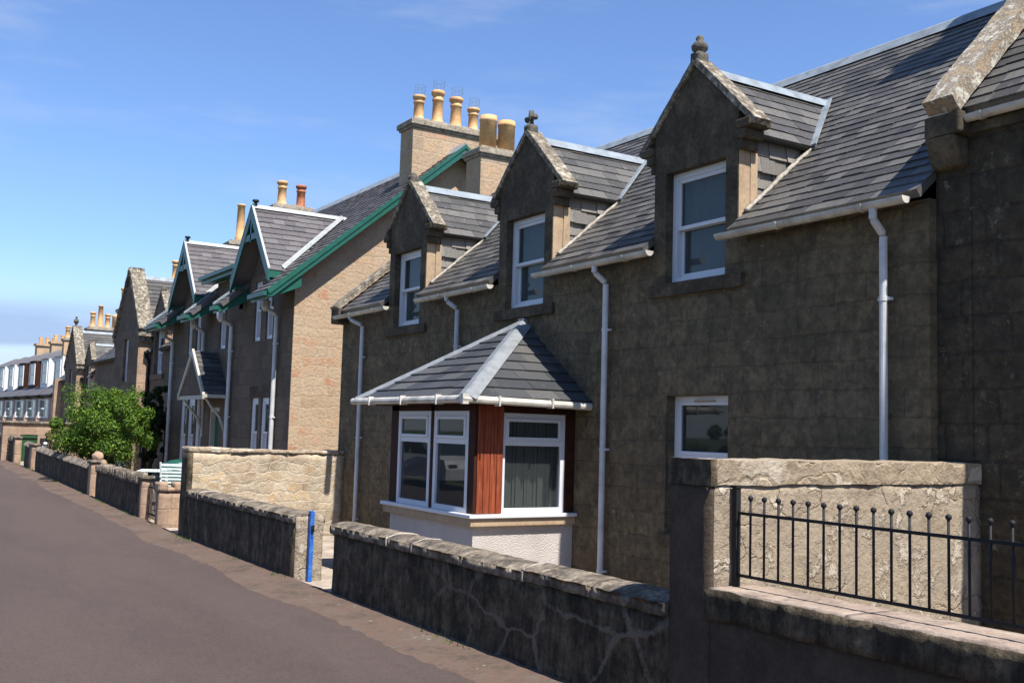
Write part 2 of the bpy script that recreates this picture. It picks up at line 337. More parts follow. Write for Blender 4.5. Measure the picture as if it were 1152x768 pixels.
def m_render():
    """cracked lime render over rubble, pale patches"""
    s = NT('cracked_render'); p = s.pos(); n1 = s.noise(p, 2.1, 7, .7); n2 = s.noise(p, 16, 6, .75); n3 = s.noise(p, 4.5, 6, .7)
    c = s.ramp(s.step(n1, .3, .7), [(0, (.23, .185, .135)), (.4, (.32, .26, .19)), (.7, (.28, .23, .175)), (1, (.4, .335, .255))])
    c = s.mix(s.math('MULTIPLY', s.step(n3, .57, .63), .65), c, (.52, .46, .38, 1))
    c = s.mix(s.math('MULTIPLY', s.step(n2, .52, .75), .6), c, s.mix(1, c, (.6, .55, .48, 1), 'MULTIPLY'))
    w = s.warp(s.uz(), 4, .3); e = s.node('ShaderNodeTexVoronoi', feature='DISTANCE_TO_EDGE'); e.voronoi_dimensions = '2D'; s.link(s.scale(w, (2, 3.6, 1)), e.inputs['Vector']); e.inputs['Scale'].default_value = 1
    cr = s.math('MULTIPLY', s.math('SUBTRACT', 1, s.step(e.outputs['Distance'], .0, .03)), s.step(s.noise(p, 1.7, 3), .45, .55))
    c = s.mix(s.math('MULTIPLY', cr, .35), c, (.16, .125, .09, 1))
    h = s.math('SUBTRACT', s.math('ADD', n2, s.math('MULTIPLY', s.step(n3, .54, .6), .5)), s.math('MULTIPLY', cr, .5))
    return s.out(c, .95, s.bump(h, .9, .03))
M['render'] = m_render()
M['brownrender'] = m_mottle('brown_cement_render', [(0, (.034, .025, .017)), (.5, (.056, .041, .029)), (1, (.085, .064, .044))], 3.6, 30, .8, .015)
M['cap'] = m_mottle('weathered_cap_stone', [(0, (.03, .026, .021)), (.35, (.08, .066, .052)), (.6, (.16, .132, .1)), (.8, (.24, .2, .155)), (1, (.42, .37, .3))], 4, 20, .8, .02)
M['capflat'] = m_mottle('worn_cement_cap', [(0, (.12, .09, .072)), (.5, (.27, .21, .17)), (1, (.36, .29, .235))], 2.4, 18, .6, .02)
M['mortar'] = m_mottle('pale_mortar', [(0, (.2, .175, .145)), (1, (.45, .41, .35))], 9, 30, .6)

def m_glass(name, tint=(.02, .025, .025, 1), tr=.35, rough=.02):
    s = NT(name); s.bs.inputs['Base Color'].default_value = tint; s.bs.inputs['Roughness'].default_value = rough; s.bs.inputs['Specular IOR Level'].default_value = .8; s.bs.inputs['IOR'].default_value = 1.52
    t = s.node('ShaderNodeBsdfTransparent'); t.inputs[0].default_value = (.75, .8, .8, 1)
    mx = s.node('ShaderNodeMixShader'); mx.inputs[0].default_value = tr
    o = s.n['Material Output']; s.link(s.bs.outputs[0], mx.inputs[1]); s.link(t.outputs[0], mx.inputs[2]); s.link(mx.outputs[0], o.inputs['Surface']); return s.m
M['glass'] = m_glass('window_glass', (.05, .055, .055, 1), .62)
M['glass_far'] = m_glass('far_window_glass', (.03, .045, .05, 1), .0, .05)

def m_leaf(name, a, b, c):
    s = NT(name); ri = s.node('ShaderNodeNewGeometry').outputs['Random Per Island']; col = s.ramp(ri, [(0, a), (.6, b), (1, c)])
    s.out(col, .55, spec=.3); s.bs.inputs['Subsurface Weight'].default_value = 0
    t = s.node('ShaderNodeBsdfTranslucent'); s.link(col, t.inputs[0]); mx = s.node('ShaderNodeMixShader'); mx.inputs[0].default_value = .35
    o = s.n['Material Output']; s.link(s.bs.outputs[0], mx.inputs[1]); s.link(t.outputs[0], mx.inputs[2]); s.link(mx.outputs[0], o.inputs['Surface']); return s.m
M['leaf'] = m_leaf('bright_leaf', (.02, .055, .006, 1), (.07, .145, .012, 1), (.2, .3, .028, 1))
M['leaf_dark'] = m_leaf('dark_leaf', (.01, .025, .008, 1), (.025, .05, .012, 1), (.05, .08, .02, 1))
M['leaf_olive'] = m_leaf('olive_leaf', (.12, .13, .04, 1), (.2, .2, .06, 1), (.3, .28, .1, 1))
M['blossom'] = m_plain('white_blossom', (.8, .76, .74, 1), .7)

# ------------------------------------------------------------------ generic building helpers
def clip(poly, axis, val, keep_less):
    out = []
    for i in range(len(poly)):
        a, b = poly[i], poly[(i + 1) % len(poly)]
        ia = (a[axis] <= val) == keep_less or abs(a[axis] - val) < 1e-9; ib = (b[axis] <= val) == keep_less or abs(b[axis] - val) < 1e-9
        if ia: out.append(a)
        if ia != ib:
            t = (val - a[axis]) / (b[axis] - a[axis]); out.append((a[0] + (b[0] - a[0]) * t, a[1] + (b[1] - a[1]) * t))
    return out
def slates(mb, O, U, V, polys, ch=.18, w=.28, t=.016, deck=.06, v0=0, jit=.0025):
    """courses of overlapping slates on the plane O + u*U + v*V, clipped to convex polygons"""
    O = Vector(O); U = Vector(U).normalized(); V = Vector(V).normalized(); N = U.cross(V).normalized()
    if N.z < -.01: N = -N
    for poly in polys:
        if deck: mb.prism([O + U * p[0] + V * p[1] - N * .002 for p in poly], -N * deck)
        vmin = min(p[1] for p in poly); vmax = max(p[1] for p in poly)
        r = math.floor((vmin - v0) / ch)
        while v0 + r * ch < vmax - 1e-6:
            a = v0 + r * ch; rnd = random.Random(int(a * 1000) * 7 + r)
            strip = clip(clip(poly, 1, a, False), 1, a + ch, True)
            if len(strip) >= 3:
                u0 = min(p[0] for p in strip); u1 = max(p[0] for p in strip)
                u = math.floor(u0 / w) * w - (w / 2 if r % 2 else 0) - rnd.random() * .05
                while u < u1:
                    ww = w * rnd.uniform(.86, 1.14); c = clip(clip(strip, 0, u + .003, False), 0, u + ww, True)
                    if len(c) >= 3:
                        j = rnd.uniform(-jit, jit) + .004; top = []; bot = []; drop = rnd.uniform(-.012, .008) if jit else 0
                        for (pu, pv) in c:
                            hh = (t + j) * (1 - (pv - a) / ch) + .003 + j * .5
                            q = O + U * pu + V * (pv + (drop if abs(pv - a) < 1e-6 and pv > vmin + .01 else 0)); top.append(q + N * max(hh, .002)); bot.append(q)
                        n = len(top); mb.add(top + bot, [tuple(range(n))] + [(i, i + n, (i + 1) % n + n, (i + 1) % n) for i in range(n)])
                    u += ww
            r += 1
    return mb

def wallX(mb, X, t, y0, y1, z0, z1, holes=()):
    """wall facing -X, plane X, thickness t, rectangular openings (ya,yb,za,zb)"""
    ys = sorted({y0, y1, *[h[0] for h in holes], *[h[1] for h in holes]}); zs = sorted({z0, z1, *[h[2] for h in holes], *[h[3] for h in holes]})
    ys = [v for v in ys if y0 <= v <= y1]; zs = [v for v in zs if z0 <= v <= z1]
    def solid(i, j):
        if i < 0 or j < 0 or i >= len(ys) - 1 or j >= len(zs) - 1: return False
        cy = (ys[i] + ys[i+1]) / 2; cz = (zs[j] + zs[j+1]) / 2
        return not any(h[0] < cy < h[1] and h[2] < cz < h[3] for h in holes)
    for i in range(len(ys) - 1):
        for j in range(len(zs) - 1):
            if not solid(i, j): continue
            a, b, c, d = ys[i], ys[i+1], zs[j], zs[j+1]
            mb.add([(X,a,c),(X,b,c),(X,b,d),(X,a,d)], [(0,1,2,3)]); mb.add([(X+t,a,c),(X+t,b,c),(X+t,b,d),(X+t,a,d)], [(3,2,1,0)])
            if not solid(i-1, j): mb.add([(X,a,c),(X+t,a,c),(X+t,a,d),(X,a,d)], [(0,1,2,3)])
            if not solid(i+1, j): mb.add([(X,b,c),(X+t,b,c),(X+t,b,d),(X,b,d)], [(0,1,2,3)])
            if not solid(i, j-1): mb.add([(X,a,c),(X+t,a,c),(X+t,b,c),(X,b,c)], [(0,1,2,3)])
            if not solid(i, j+1): mb.add([(X,a,d),(X+t,a,d),(X+t,b,d),(X,b,d)], [(0,1,2,3)])
    return mb

def window(parent, ax, P, a0, a1, z0, z1, style='sash', fw=.065, mat=None, glass=None, dep=.07, curtain=None, fan=None, name='window'):
    """window on plane P. ax 'X': plane faces -X, runs along Y; ax 'Y': faces -Y, runs along X."""
    mat = mat or M['upvc']; glass = glass or M['glass']
    def bx(mb, u0, u1, w0, w1, d0, d1):
        if ax == 'X': mb.box(P + d0, P + d1, u0, u1, w0, w1)
        else: mb.box(u0, u1, P + d0, P + d1, w0, w1)
    f = MB()
    bx(f, a0, a0 + fw, z0, z1, 0, dep); bx(f, a1 - fw, a1, z0, z1, 0, dep); bx(f, a0 + fw, a1 - fw, z0, z0 + fw, 0, dep); bx(f, a0 + fw, a1 - fw, z1 - fw, z1, 0, dep)
    i0, i1, j0, j1 = a0 + fw, a1 - fw, z0 + fw, z1 - fw; s = fw * .62; panes = []
    def sash(u0, u1, w0, w1, d):
        bx(f, u0, u0 + s, w0, w1, d, d + .045); bx(f, u1 - s, u1, w0, w1, d, d + .045); bx(f, u0 + s, u1 - s, w0, w0 + s, d, d + .045); bx(f, u0 + s, u1 - s, w1 - s, w1, d, d + .045)
        panes.append((u0 + s, u1 - s, w0 + s, w1 - s, d + .02))
    if style == 'sash':
        m = (j0 + j1) / 2; sash(i0, i1, m - s / 2, j1, .012); sash(i0, i1, j0, m + s / 2 - .004, .06)
    elif style == 'fan':
        m = fan; bx(f, i0, i1, m - .03, m + .03, .004, dep - .004); sash(i0, i1, m + .03, j1, -.012); panes.append((i0, i1, j0, m - .03, .03))
    elif style == 'top':
        sash(i0, i1, fan, j1, .0); bx(f, i0, i1, fan - .05, fan, .004, dep - .004); panes.append((i0, i1, j0, fan - .05, .03))
    w = f.build(name, mat, parent, bevel=.004 if dep > .05 else 0)
    gm = MB()
    for (u0, u1, w0, w1, d) in panes: bx(gm, u0, u1, w0, w1, d, d + .006)
    gm.build('pane', glass, w if not (parent.parent) else parent)
    return w

def pot(mb, x, y, z, h, r, kind='ring', seg=14):
    if kind == 'ring': prof = [(r*1.12, -.05), (r*1.12, .05*h), (r*1.0, .09*h), (r*.9, .2*h), (r*.84, .68*h), (r*.98, .70*h), (r*.98, .75*h), (r*.86, .77*h), (r*.86, .86*h), (r*1.12, .88*h), (r*1.14, .98*h), (r*.98, h), (r*.75, h), (r*.7, .7*h)]
    elif kind == 'can': prof = [(r, -.05), (r*.98, .82*h), (r*1.06, .84*h), (r*1.06, .9*h), (r*.98, .92*h), (r*1.0, h), (r*.8, h), (r*.78, .6*h)]
    else: prof = [(r*1.3, -.05), (r*1.2, .1*h), (r, .14*h), (r*.85, .95*h), (r*1.0, .96*h), (r*1.0, h), (r*.7, h), (r*.7, .7*h)]
    mb.lathe((x, y, z), prof, seg)

def chimney(parent, x0, x1, y0, y1, z0, z1, pots, cap=.07, mat=None):
    c = MB(); c.box(x0, x1, y0, y1, z0, z1 - .16); ch = c.build('chimney', mat or M['chimney'], parent, bevel=.008)
    k = MB(); k.box(x0 - cap * .5, x1 + cap * .5, y0 - cap * .5, y1 + cap * .5, z1 - .16, z1 - .11); k.box(x0 - cap, x1 + cap, y0 - cap, y1 + cap, z1 - .11, z1)
    k.box(x0 + .04, x1 - .04, y0 + .05, y1 - .05, z1, z1 + .07); k.build('chimney_cap', M['chimney_cap'], ch, bevel=.015)
    for q in pots:
        b = MB(); pot(b, q[0], q[1], z1 + .05, q[2], q[3], q[4]); b.build('chimney_pot', M['pot_red'] if len(q) > 5 and q[5] == 'red' else M['pot'], ch, smooth=True)
        if len(q) > 6:
            w = MB(); r = q[3] * .95; z = z1 + .05 + q[2]
            for i in range(8):
                a = i * math.pi / 4; p = (q[0] + r * math.cos(a), q[1] + r * math.sin(a)); w.tube([(p[0], p[1], z - .02), (p[0] * 1 + .02, p[1], z + q[6])], .0022, 4)
            for zz in (z + q[6] * .5, z + q[6]):
                w.tube([(q[0] + .02 + r * math.cos(i * math.pi / 6), q[1] + r * math.sin(i * math.pi / 6), zz) for i in range(13)], .0022, 4)
            w.build('wire_guard', M['wire'], ch)
    return ch

def gutter(parent, X, ya, yb, z, r=.055, mat=None, name='gutter'):
    g_ = MB(); n = 10; ys = [ya, yb]
    sec = [(X + r * math.cos(math.pi + math.pi * k / n), z + r * math.sin(math.pi + math.pi * k / n) * 1.05) for k in range(n + 1)]
    inner = [(X + (r - .008) * math.cos(math.pi + math.pi * k / n), z + (r - .008) * math.sin(math.pi + math.pi * k / n) * 1.05) for k in range(n + 1)][::-1]
    loop = sec + inner; g_.prism([(p[0], ya, p[1]) for p in loop], (0, yb - ya, 0))
    for y in (ya, yb): g_.prism([(p[0], y - .004, p[1]) for p in sec], (0, .008, 0))
    k = ya + .4
    while k < yb:   # union clips
        so = [(X + (r + .008) * math.cos(math.pi + math.pi * i / n), z + (r + .008) * math.sin(math.pi + math.pi * i / n) * 1.05) for i in range(n + 1)]
        si = [(X + (r + .001) * math.cos(math.pi + math.pi * i / n), z + (r + .001) * math.sin(math.pi + math.pi * i / n) * 1.05) for i in range(n + 1)][::-1]
        g_.prism([(p[0], k, p[1]) for p in so + si], (0, .04, 0)); k += .95
    return g_.build(name, mat or M['gutter'], parent)

def downpipe(parent, Xg, Xw, y, zt, zb, r=.034, mat=None, hopper=None, off=.0):
    d = MB(); d.tube([(Xg, y + off, zt), (Xg, y + off, zt - .09), (Xg + (Xw - Xg) * .12, y + off * .9, zt - .11), (Xg + (Xw - Xg) * .88, y + off * .1, zt - .2), (Xw, y, zt - .23), (Xw, y, zt - .4), (Xw, y, zb)], r, 12)
    zz = zt - .75
    while zz > zb:
        d.tube([(Xw, y, zz - .02), (Xw, y, zz + .02)], r * 1.16, 12); d.box(Xw, Xw + .05, y - .06, y + .06, zz - .012, zz + .012); zz -= 1.35
    if hopper: d.lathe((Xg, y, zt - .14), [(r, -.02), (hopper, .05), (hopper * 1.1, .16), (hopper, .17)], 8)
    return d.build('downpipe', mat or M['pipe'], parent, smooth=False)

def gablet(root, F, yc, roofz, rx, zk=5.08, za=5.70, hw=.635, zw=(3.42, 4.62), finial='cross', wins='sash', ze=3.75, thick=.17, ridgeX=9.28, mats=None, slate=None, detail=True, sl=.155):
    """stone-gabled dormer rising off the wallhead: roofz(x) is the main roof plane, rx(z) its inverse"""
    ms = mats or (M['gablet'], M['jamb'])
    y0, y1 = yc - hw, yc + hw
    b = MB(); b.box(F, F + thick, y0, y0 + .17, ze, zw[1]); b.box(F, F + thick, y1 - .19, y1, ze, zw[1])
    b.prism([(F, y0, zw[1]), (F, y1, zw[1]), (F, y1, zk), (F, yc, za), (F, y0, zk)], (thick, 0, 0))
    d = b.build('dormer', ms[0], root)
    r_ = MB(); kz0 = za + .07 - (za - zk) / hw * (hw + .2)
    for s in (-1, 1):   # dressed returns behind the front, paler stone so they look sunlit
        ya = yc + s * hw; r_.box(F + thick, F + thick + .1, ya - s * .12, ya - s * .002, roofz(F) - .1, kz0 - .3)
    for s in (-1, 1): r_.box(F + .012, F + thick - .012, yc + s * (hw + .0), yc + s * (hw + .004), ze + .02, zw[1] + .06)  # thin paler skin, sunlight put into the colour of the jamb sides
    r_.build_each('dormer_jamb', ms[1], d)
    # kneelers and coping
    sl_ = (za - zk) / hw; kd = hw + .2; kz = za + .07 - sl_ * kd
    for s in (-1, 1):
        k = MB(); ya = yc + s * hw; yi = ya - s * .002
        k.box(F - .015, F + thick + .05, min(yi, ya + s * .06), max(yi, ya + s * .06), kz - .3, kz - .2)
        k.box(F - .03, F + thick + .07, min(yi, ya + s * .12), max(yi, ya + s * .12), kz - .2, kz - .1)
        k.box(F - .045, F + thick + .08, min(yi, ya + s * .2), max(yi, ya + s * .2), kz - .1, kz - .01)
        k.build('kneeler', ms[0], d, bevel=.014)
    c = MB()
    for s in (-1, 1):
        nrm = Vector((0, s * sl_, 1)).normalized()
        a = Vector((0, yc + s * (kd + .015), za - sl_ * (kd + .015))); e = Vector((0, yc, za))
        m2 = MB(); m2.rough(0, thick + .05, 0, (e - a).length + .02, 0, .065, .05, .005, 8)
        dirv = (e - a).normalized(); mat4 = Matrix(((1, 0, nrm.x, F - .03), (0, dirv.y, nrm.y, a.y), (0, dirv.z, nrm.z, a.z), (0, 0, 0, 1)))
        m2.xf(mat4); c.add(m2.v, m2.f)
    c.build_each('dormer_coping', M['coping'], d)
    ztop = za + .06
    if finial:
        f = MB(); fx = F + .05; f.rough(F - .02, F + .12, yc - .06, yc + .06, ztop - .06, ztop + .07, .03, .005, 9)
        if finial == 'cross':
            f.tube([(fx, yc, ztop + .05), (fx, yc, ztop + .12)], .035, 8); f.tube([(fx, yc - .1, ztop + .17), (fx, yc - .05, ztop + .17), (fx, yc + .05, ztop + .17), (fx, yc + .1, ztop + .17)], [.045, .025, .025, .045], 8)
            f.tube([(fx, yc, ztop + .1), (fx, yc, ztop + .17), (fx, yc, ztop + .27)], [.03, .04, .035], 8)
        elif finial == 'bud':
            f.lathe((fx, yc, ztop + .05), [(.05, 0), (.045, .02), (.085, .06), (.09, .1), (.06, .14), (.035, .155), (.045, .18), (.03, .21)], 10)
        elif finial == 'stub':
            f.lathe((fx, yc, ztop + .03), [(.06, 0), (.055, .04), (.05, .07), (.03, .09)], 8)
        f.build('finial', M['finial'], d, smooth=True)
    # roof of the dormer
    zr = za - .03; ye = hw + .07; ps = 1.2; ze2 = zr - ps * ye
    rf = MB(); x0 = F + thick - .02
    for s in (-1, 1):
        V = Vector((0, -s, ps)).normalized(); L = math.hypot(ye, zr - ze2)
        xe = rx(ze2); poly = [(0, 0), (xe - x0, 0), (rx(zr) - x0, L), (0, L)]
        slates(rf, (x0, yc + s * ye, ze2), (1, 0, 0), V, [poly], sl, .23, .007, .04)
    rf.build('dormer_roof', slate or M['slate'], d)
    # cheeks, slate hung
    for s in (-1, 1):
        ya = yc + s * (hw - .015); xa = F + thick + .1; zt = ze2 - .01; ch = MB()
        poly = [(0, roofz(xa) - .02 - 3.0), (rx(zt) - xa, zt - 3.0), (0, zt - 3.0)]
        base = [(xa + p[0], ya - s * .03, 3.0 + p[1]) for p in poly]; ch.prism(base, (0, -s * .03, 0))
        i0 = len(ch.v)
        t = MB(); slates(t, (0, 0, 0), (1, 0, 0), (0, 0, 1), [poly], .165, .22, .022, 0, 0, .012)
        # slates() lays them facing -Y ; mirror for the other side
        for i, v in enumerate(t.v):
            t.v[i] = (xa + v[0], ya - .03 * s + (v[1] if s < 0 else -v[1]), 3.0 + v[2])
        ch.add(t.v, t.f); ch.build('dormer_cheek', M['slate_hung'], d)
    l = MB()
    l.prism([(F + .25, yc - .12, zr - .085), (F + .25, yc - .02, zr + .035), (F + .25, yc + .02, zr + .035), (F + .25, yc + .12, zr - .085), (F + .25, yc, zr + .01)], (rx(zr) - F - .15, 0, 0))
    for s in (-1, 1):   # valley lead
        a = Vector((rx(ze2) - .06, yc + s * ye, ze2 + .0)); e = Vector((rx(zr), yc, zr + .03)); n = Vector((-.65, 0, .76)); sd = (e - a).normalized().cross(n) * .055
        l.prism([a - sd + n * .03, a + sd + n * .03, e + sd + n * .03, e - sd + n * .03], n * -.02)
    l.build('lead_flashing', M['lead'], d)
    so = MB()   # dark strip standing in for the shade under the dormer eave
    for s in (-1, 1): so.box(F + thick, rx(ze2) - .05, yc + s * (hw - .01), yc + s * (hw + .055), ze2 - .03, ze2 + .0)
    so.build_each('dormer_eave_shade', M['room'], d)
    si = MB(); si.rough(F - .05, F + .12, y0 - .1, y1 + .02, zw[0] - .14, zw[0] - .005, .06, .004, 6); si.build('window_sill', ms[0], root)
    if wins == 'sash':
        cu = MB(); pts = [(F + .24 + .02 * math.sin(i * 1.1) + .008 * math.sin(i * 2.7), y0 + .12 + i * .035) for i in range(int((hw * 2 - .22) / .035))]
        for p, q in zip(pts, pts[1:]): cu.add([(p[0], p[1], zw[0] - .05), (q[0], q[1], zw[0] - .05), (q[0], q[1], zw[1]), (p[0], p[1], zw[1])], [(0, 1, 2, 3)])
        cu.build('net_curtain', M['net'], d)
        w = window(d, 'X', F + .1, y0 + .17, y1 - .19, zw[0], zw[1], 'sash', .07)
    return d

# ================================================================== THE MAIN COTTAGE
F = 7.2
cot = thing('cottage', (F, 11, 0), 'dark stone cottage with three gabled stone dormers and a slate-roofed bay window', 'house')
rz = lambda x: 3.82 + .85 * (x - 7.05)
irx = lambda z: 7.05 + (z - 3.82) / .85
DY = (8.03, 11.28, 14.71)
Y0, Y1 = 5.23, 17.2
holes = [(yc - .465, yc + .445, 3.42, 5) for yc in DY] + [(7.5, 8.42, .8, 2.23)] + [(10.4, 11.9, .3, 2.0)]
w = MB(); wallX(w, F, .45, Y0, Y1, -.3, 3.78, holes); w.box(F + .45, 13.3, Y1 - .35, Y1, -.3, 3.8)
w.prism([(F, Y1 - .35, 3.78), (13.4, Y1 - .35, 3.78), (10.3, Y1 - .35, 6.42)], (0, .35, 0)); w.box(12.95, 13.4, Y0, Y1, -.3, 3.78)
w.build('wall', M['facade'], cot)
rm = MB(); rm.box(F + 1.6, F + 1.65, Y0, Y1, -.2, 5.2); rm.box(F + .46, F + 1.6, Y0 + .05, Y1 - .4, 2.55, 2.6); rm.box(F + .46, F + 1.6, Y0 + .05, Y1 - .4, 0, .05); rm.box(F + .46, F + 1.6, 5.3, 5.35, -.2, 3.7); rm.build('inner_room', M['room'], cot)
# roof
sn, L = .85, math.hypot(1, .85)
roof = MB(); full = (10.3 - 7.05) * L
strips = []; edges = [Y0, DY[0] - .64, DY[0] + .64, DY[1] - .64, DY[1] + .64, DY[2] - .64, DY[2] + .64, Y1 - .02]
for i in range(7):
    a, b = edges[i], edges[i + 1]; v = (8.12 - 7.05) * L if i % 2 else 0
    strips.append([(a, v), (b, v), (b, full), (a, full)])
slates(roof, (7.05, 0, 3.82), (0, 1, 0), (1, 0, .85), strips, .148, .22, .008, .06)
roof.prism([(10.3, Y0, 6.5), (10.3, Y0, 6.58), (13.6, Y0, 3.78), (13.55, Y0, 3.7)], (0, Y1 - Y0, 0))
ro = roof.build('roof', M['slate'], cot)
l = MB(); l.prism([(10.16, Y0, 6.5), (10.24, Y0, 6.62), (10.3, Y0, 6.66), (10.36, Y0, 6.62), (10.44, Y0, 6.5), (10.3, Y0, 6.585)], (0, Y1 - Y0, 0)); l.build('ridge_flashing', M['lead'], ro)
for yc, fin in zip(DY, ('bud', 'cross', 'stub')):
    gablet(cot, F, yc, rz, irx, finial=fin, ze=3.781)
# mortar fillets where roof meets dormers
for yc in DY:
    ya = yc - .655; fl = MB(); m2 = MB(); m2.rough(0, 1.25, 0, .05, 0, .035, .025, .012, 16)
    d = Vector((1, 0, .85)).normalized(); n = Vector((-d.z, 0, d.x)); m2.xf(Matrix(((d.x, 0, n.x, 7.28), (0, 1, 0, ya - .05), (d.z, 0, n.z, rz(7.28) + .012), (0, 0, 0, 1)))); fl.add(m2.v, m2.f)
    fl.build('mortar_fillet', M['mortar'], cot, smooth=True)
# left skew
def skewstone(parent, xa, za, xb, zb, y0, y1, t=.12, mat='skew', name='skew'):
    m2 = MB(); Ls = math.hypot(xb - xa, zb - za); m2.rough(0, Ls, 0, y1 - y0, 0, t, .09, .012, 6)
    d = Vector((xb - xa, 0, zb - za)).normalized(); n = Vector((-d.z, 0, d.x))
    m2.xf(Matrix(((d.x, 0, n.x, xa), (0, 1, 0, y0), (d.z, 0, n.z, za), (0, 0, 0, 1)))); return m2.build(name, M[mat], parent, smooth=False)
skewstone(cot, 7.02, 3.86, 10.3, 6.66, Y1 - .2, Y1 + .1, .08, 'coping')
b = MB(); b.rough(7.0, 7.22, 16.95, 17.28, 3.62, 3.88, .05, .008, 8); b.build('skew_putt', M['gablet'], cot)
# gutters and pipes
for a, bb, z in ((5.3, 7.46, 3.75), (8.5, 10.72, 3.735), (11.8, 13.95, 3.72), (15.02, 17.1, 3.71)):
    gutter(cot, 7.0, a, bb, z + .03)
for y, off in ((5.62, 0), (9.42, .05), (12.9, .1), (16.2, .25)):
    downpipe(cot, 7.0, 7.13, y, 3.74, 0, off=off)
# ground floor window
window(cot, 'X', F + .12, 7.5, 8.42, .8, 2.23, 'top', .06, fan=1.62)
b = MB(); b.box(F + .10, F + .112, 7.8, 8.1, 2.165, 2.18); b.build('trickle_vent', M['jamb'], cot)
b = MB(); b.rough(F - .03, F + .14, 7.4, 8.5, .68, .795, .07, .004, 6); b.build('window_sill', M['gablet'], cot)
# ------------------ bay window
bx0, by0, by1 = 5.83, 10.05, 12.2
bay = MB(); bay.box(bx0 + .02, F, by0 + .02, by1 - .02, -.1, .75); bay = bay.build('bay_window', M['roughcast'], cot)
b = MB(); b.box(bx0 - .05, F, by0 - .05, by1 + .06, .75, .84); b.build('bay_sill', M['jamb'], bay, bevel=.01)
b = MB(); b.box(bx0 - .08, F, by0 - .08, by1 + .09, .842, .885); b.build('window_board', M['upvc'], bay, bevel=.008)
b = MB(); b.box(bx0, bx0 + .12, by0, by0 + .17, .885, 2.1); b.box(bx0, bx0 + .12, 11.02, 11.11, .885, 2.1); b.box(bx0, bx0 + .12, 11.98, by1, .885, 2.1)
b.box(bx0, bx0 + .12, by0 + .17, by1, 2.03, 2.1); b.box(7.06, F, by0, by0 + .12, .885, 2.1); b.box(bx0 + .12, 7.06, by0, by0 + .12, 2.02, 2.1); b.box(bx0 + .12, F, by1 - .1, by1, .885, 2.1)
b.box(bx0 - .28, F, by0 - .28, by1 + .34, 2.1, 2.125)
b.build('bay_posts', M['brownwood'], bay, bevel=.006)
b = MB(); x = bx0 + .035
while x < 6.15: b.box(x, x + .078, by0 - .018, by0, .89, 2.1); x += .084
b.build('cladding', M['redwood'], bay, bevel=.005)
window(bay, 'X', bx0 - .004, 10.19, 11.02, .885, 2.03, 'fan', .06, fan=1.68)
window(bay, 'X', bx0 - .004, 11.11, 11.98, .885, 2.03, 'fan', .06, fan=1.68)
window(bay, 'Y', by0 + .01, 6.18, 7.06, .885, 2.02, 'fan', .06, fan=1.68)
b = MB()   # curtain folds behind the side window
for i in range(26):
    x = 6.2 + i * .034
    if i in (): continue
    yy = by0 + .17 + .022 * math.sin(i * 1.35) + .01 * math.sin(i * .6); b.box(x, x + .035, yy, yy + .004, .9, 1.99)
b.build('curtain', M['curtain'], bay)
# hipped roof of the bay
ex, ea, eb, ez = 5.53, 9.74, 12.62, 2.17; ap = Vector((F, 11.23, 3.22))
br = MB()
A = Vector((ex, ea, ez)); B = Vector((ex, eb, ez)); Cc = Vector((F, ea, ez)); Dd = Vector((F, eb, ez))
def face_slates(mb, P0, P1, P2, ch, w_, P3=None):
    U = (P1 - P0).normalized(); n = U.cross(P2 - P0).normalized()
    if n.z < 0: n = -n
    V = n.cross(U)
    if V.z < 0: V = -V
    f2 = lambda p: ((p - P0).dot(U), (p - P0).dot(V)); slates(mb, P0, U, V, [[f2(P0), f2(P1), f2(P2)]], ch, w_, .014, .03, jit=.002)
face_slates(br, A, B, ap, .2, .42); face_slates(br, A, Cc, ap, .2, .42); face_slates(br, B, Dd, ap, .2, .42)
br = br.build('bay_roof', M['slate_bay'], bay)
def hip(mb, a, b_, w_=.13, up=.04, nl=None):
    d = (b_ - a).normalized(); sd = d.cross(Vector((0, 0, 1))).normalized(); n = sd.cross(d)
    if n.z < 0: n = -n
    mb.prism([a - sd * w_ - n * .035 + n*up*.2, a - sd * w_ - n * .025+ n*up*.2, a - sd*.02 + n * up, a + sd*.02 + n * up, a + sd * w_ - n * .025+ n*up*.2, a + sd * w_ - n * .035+ n*up*.2, a + n * (up - .02)], b_ - a)
l = MB(); hip(l, A - (ap - A).normalized() * .02, ap, .12); hip(l, B - (ap - B).normalized() * .02, ap, .1)
l.box(F - .06, F + .0, 11.16, 11.3, 3.18, 3.26); l.build('hip_flashing', M['lead_dark'], bay, bevel=.005)
gt = MB()
def gut_path(mb, pts, r=.043): mb.tube(pts, r, 10)
gut_path(gt, [(ex - .02, 12.72, 2.145), (ex - .02, ea - .02, 2.145)]); gut_path(gt, [(ex - .07, ea - .02, 2.145), (F - .03, ea - .02, 2.12)])
gt.box(ex - .075, ex - .0, ea - .055, ea + .0, 2.09, 2.2)
for y in (10.3, 11.2, 12.1): gt.box(ex - .078, ex + .03, y, y + .02, 2.09, 2.2)
for x in (5.9, 6.6): gt.box(x, x + .02, ea - .078, ea + .03, 2.08, 2.19)
gt.build('bay_gutter', M['gutter'], bay)
# end chimney
chimney(cot, 9.72, 11.05, 16.86, 17.42, 5.6, 7.2, [(10.0, 17.1, .66, .17, 'can'), (10.42, 17.1, .63, .17, 'can')])

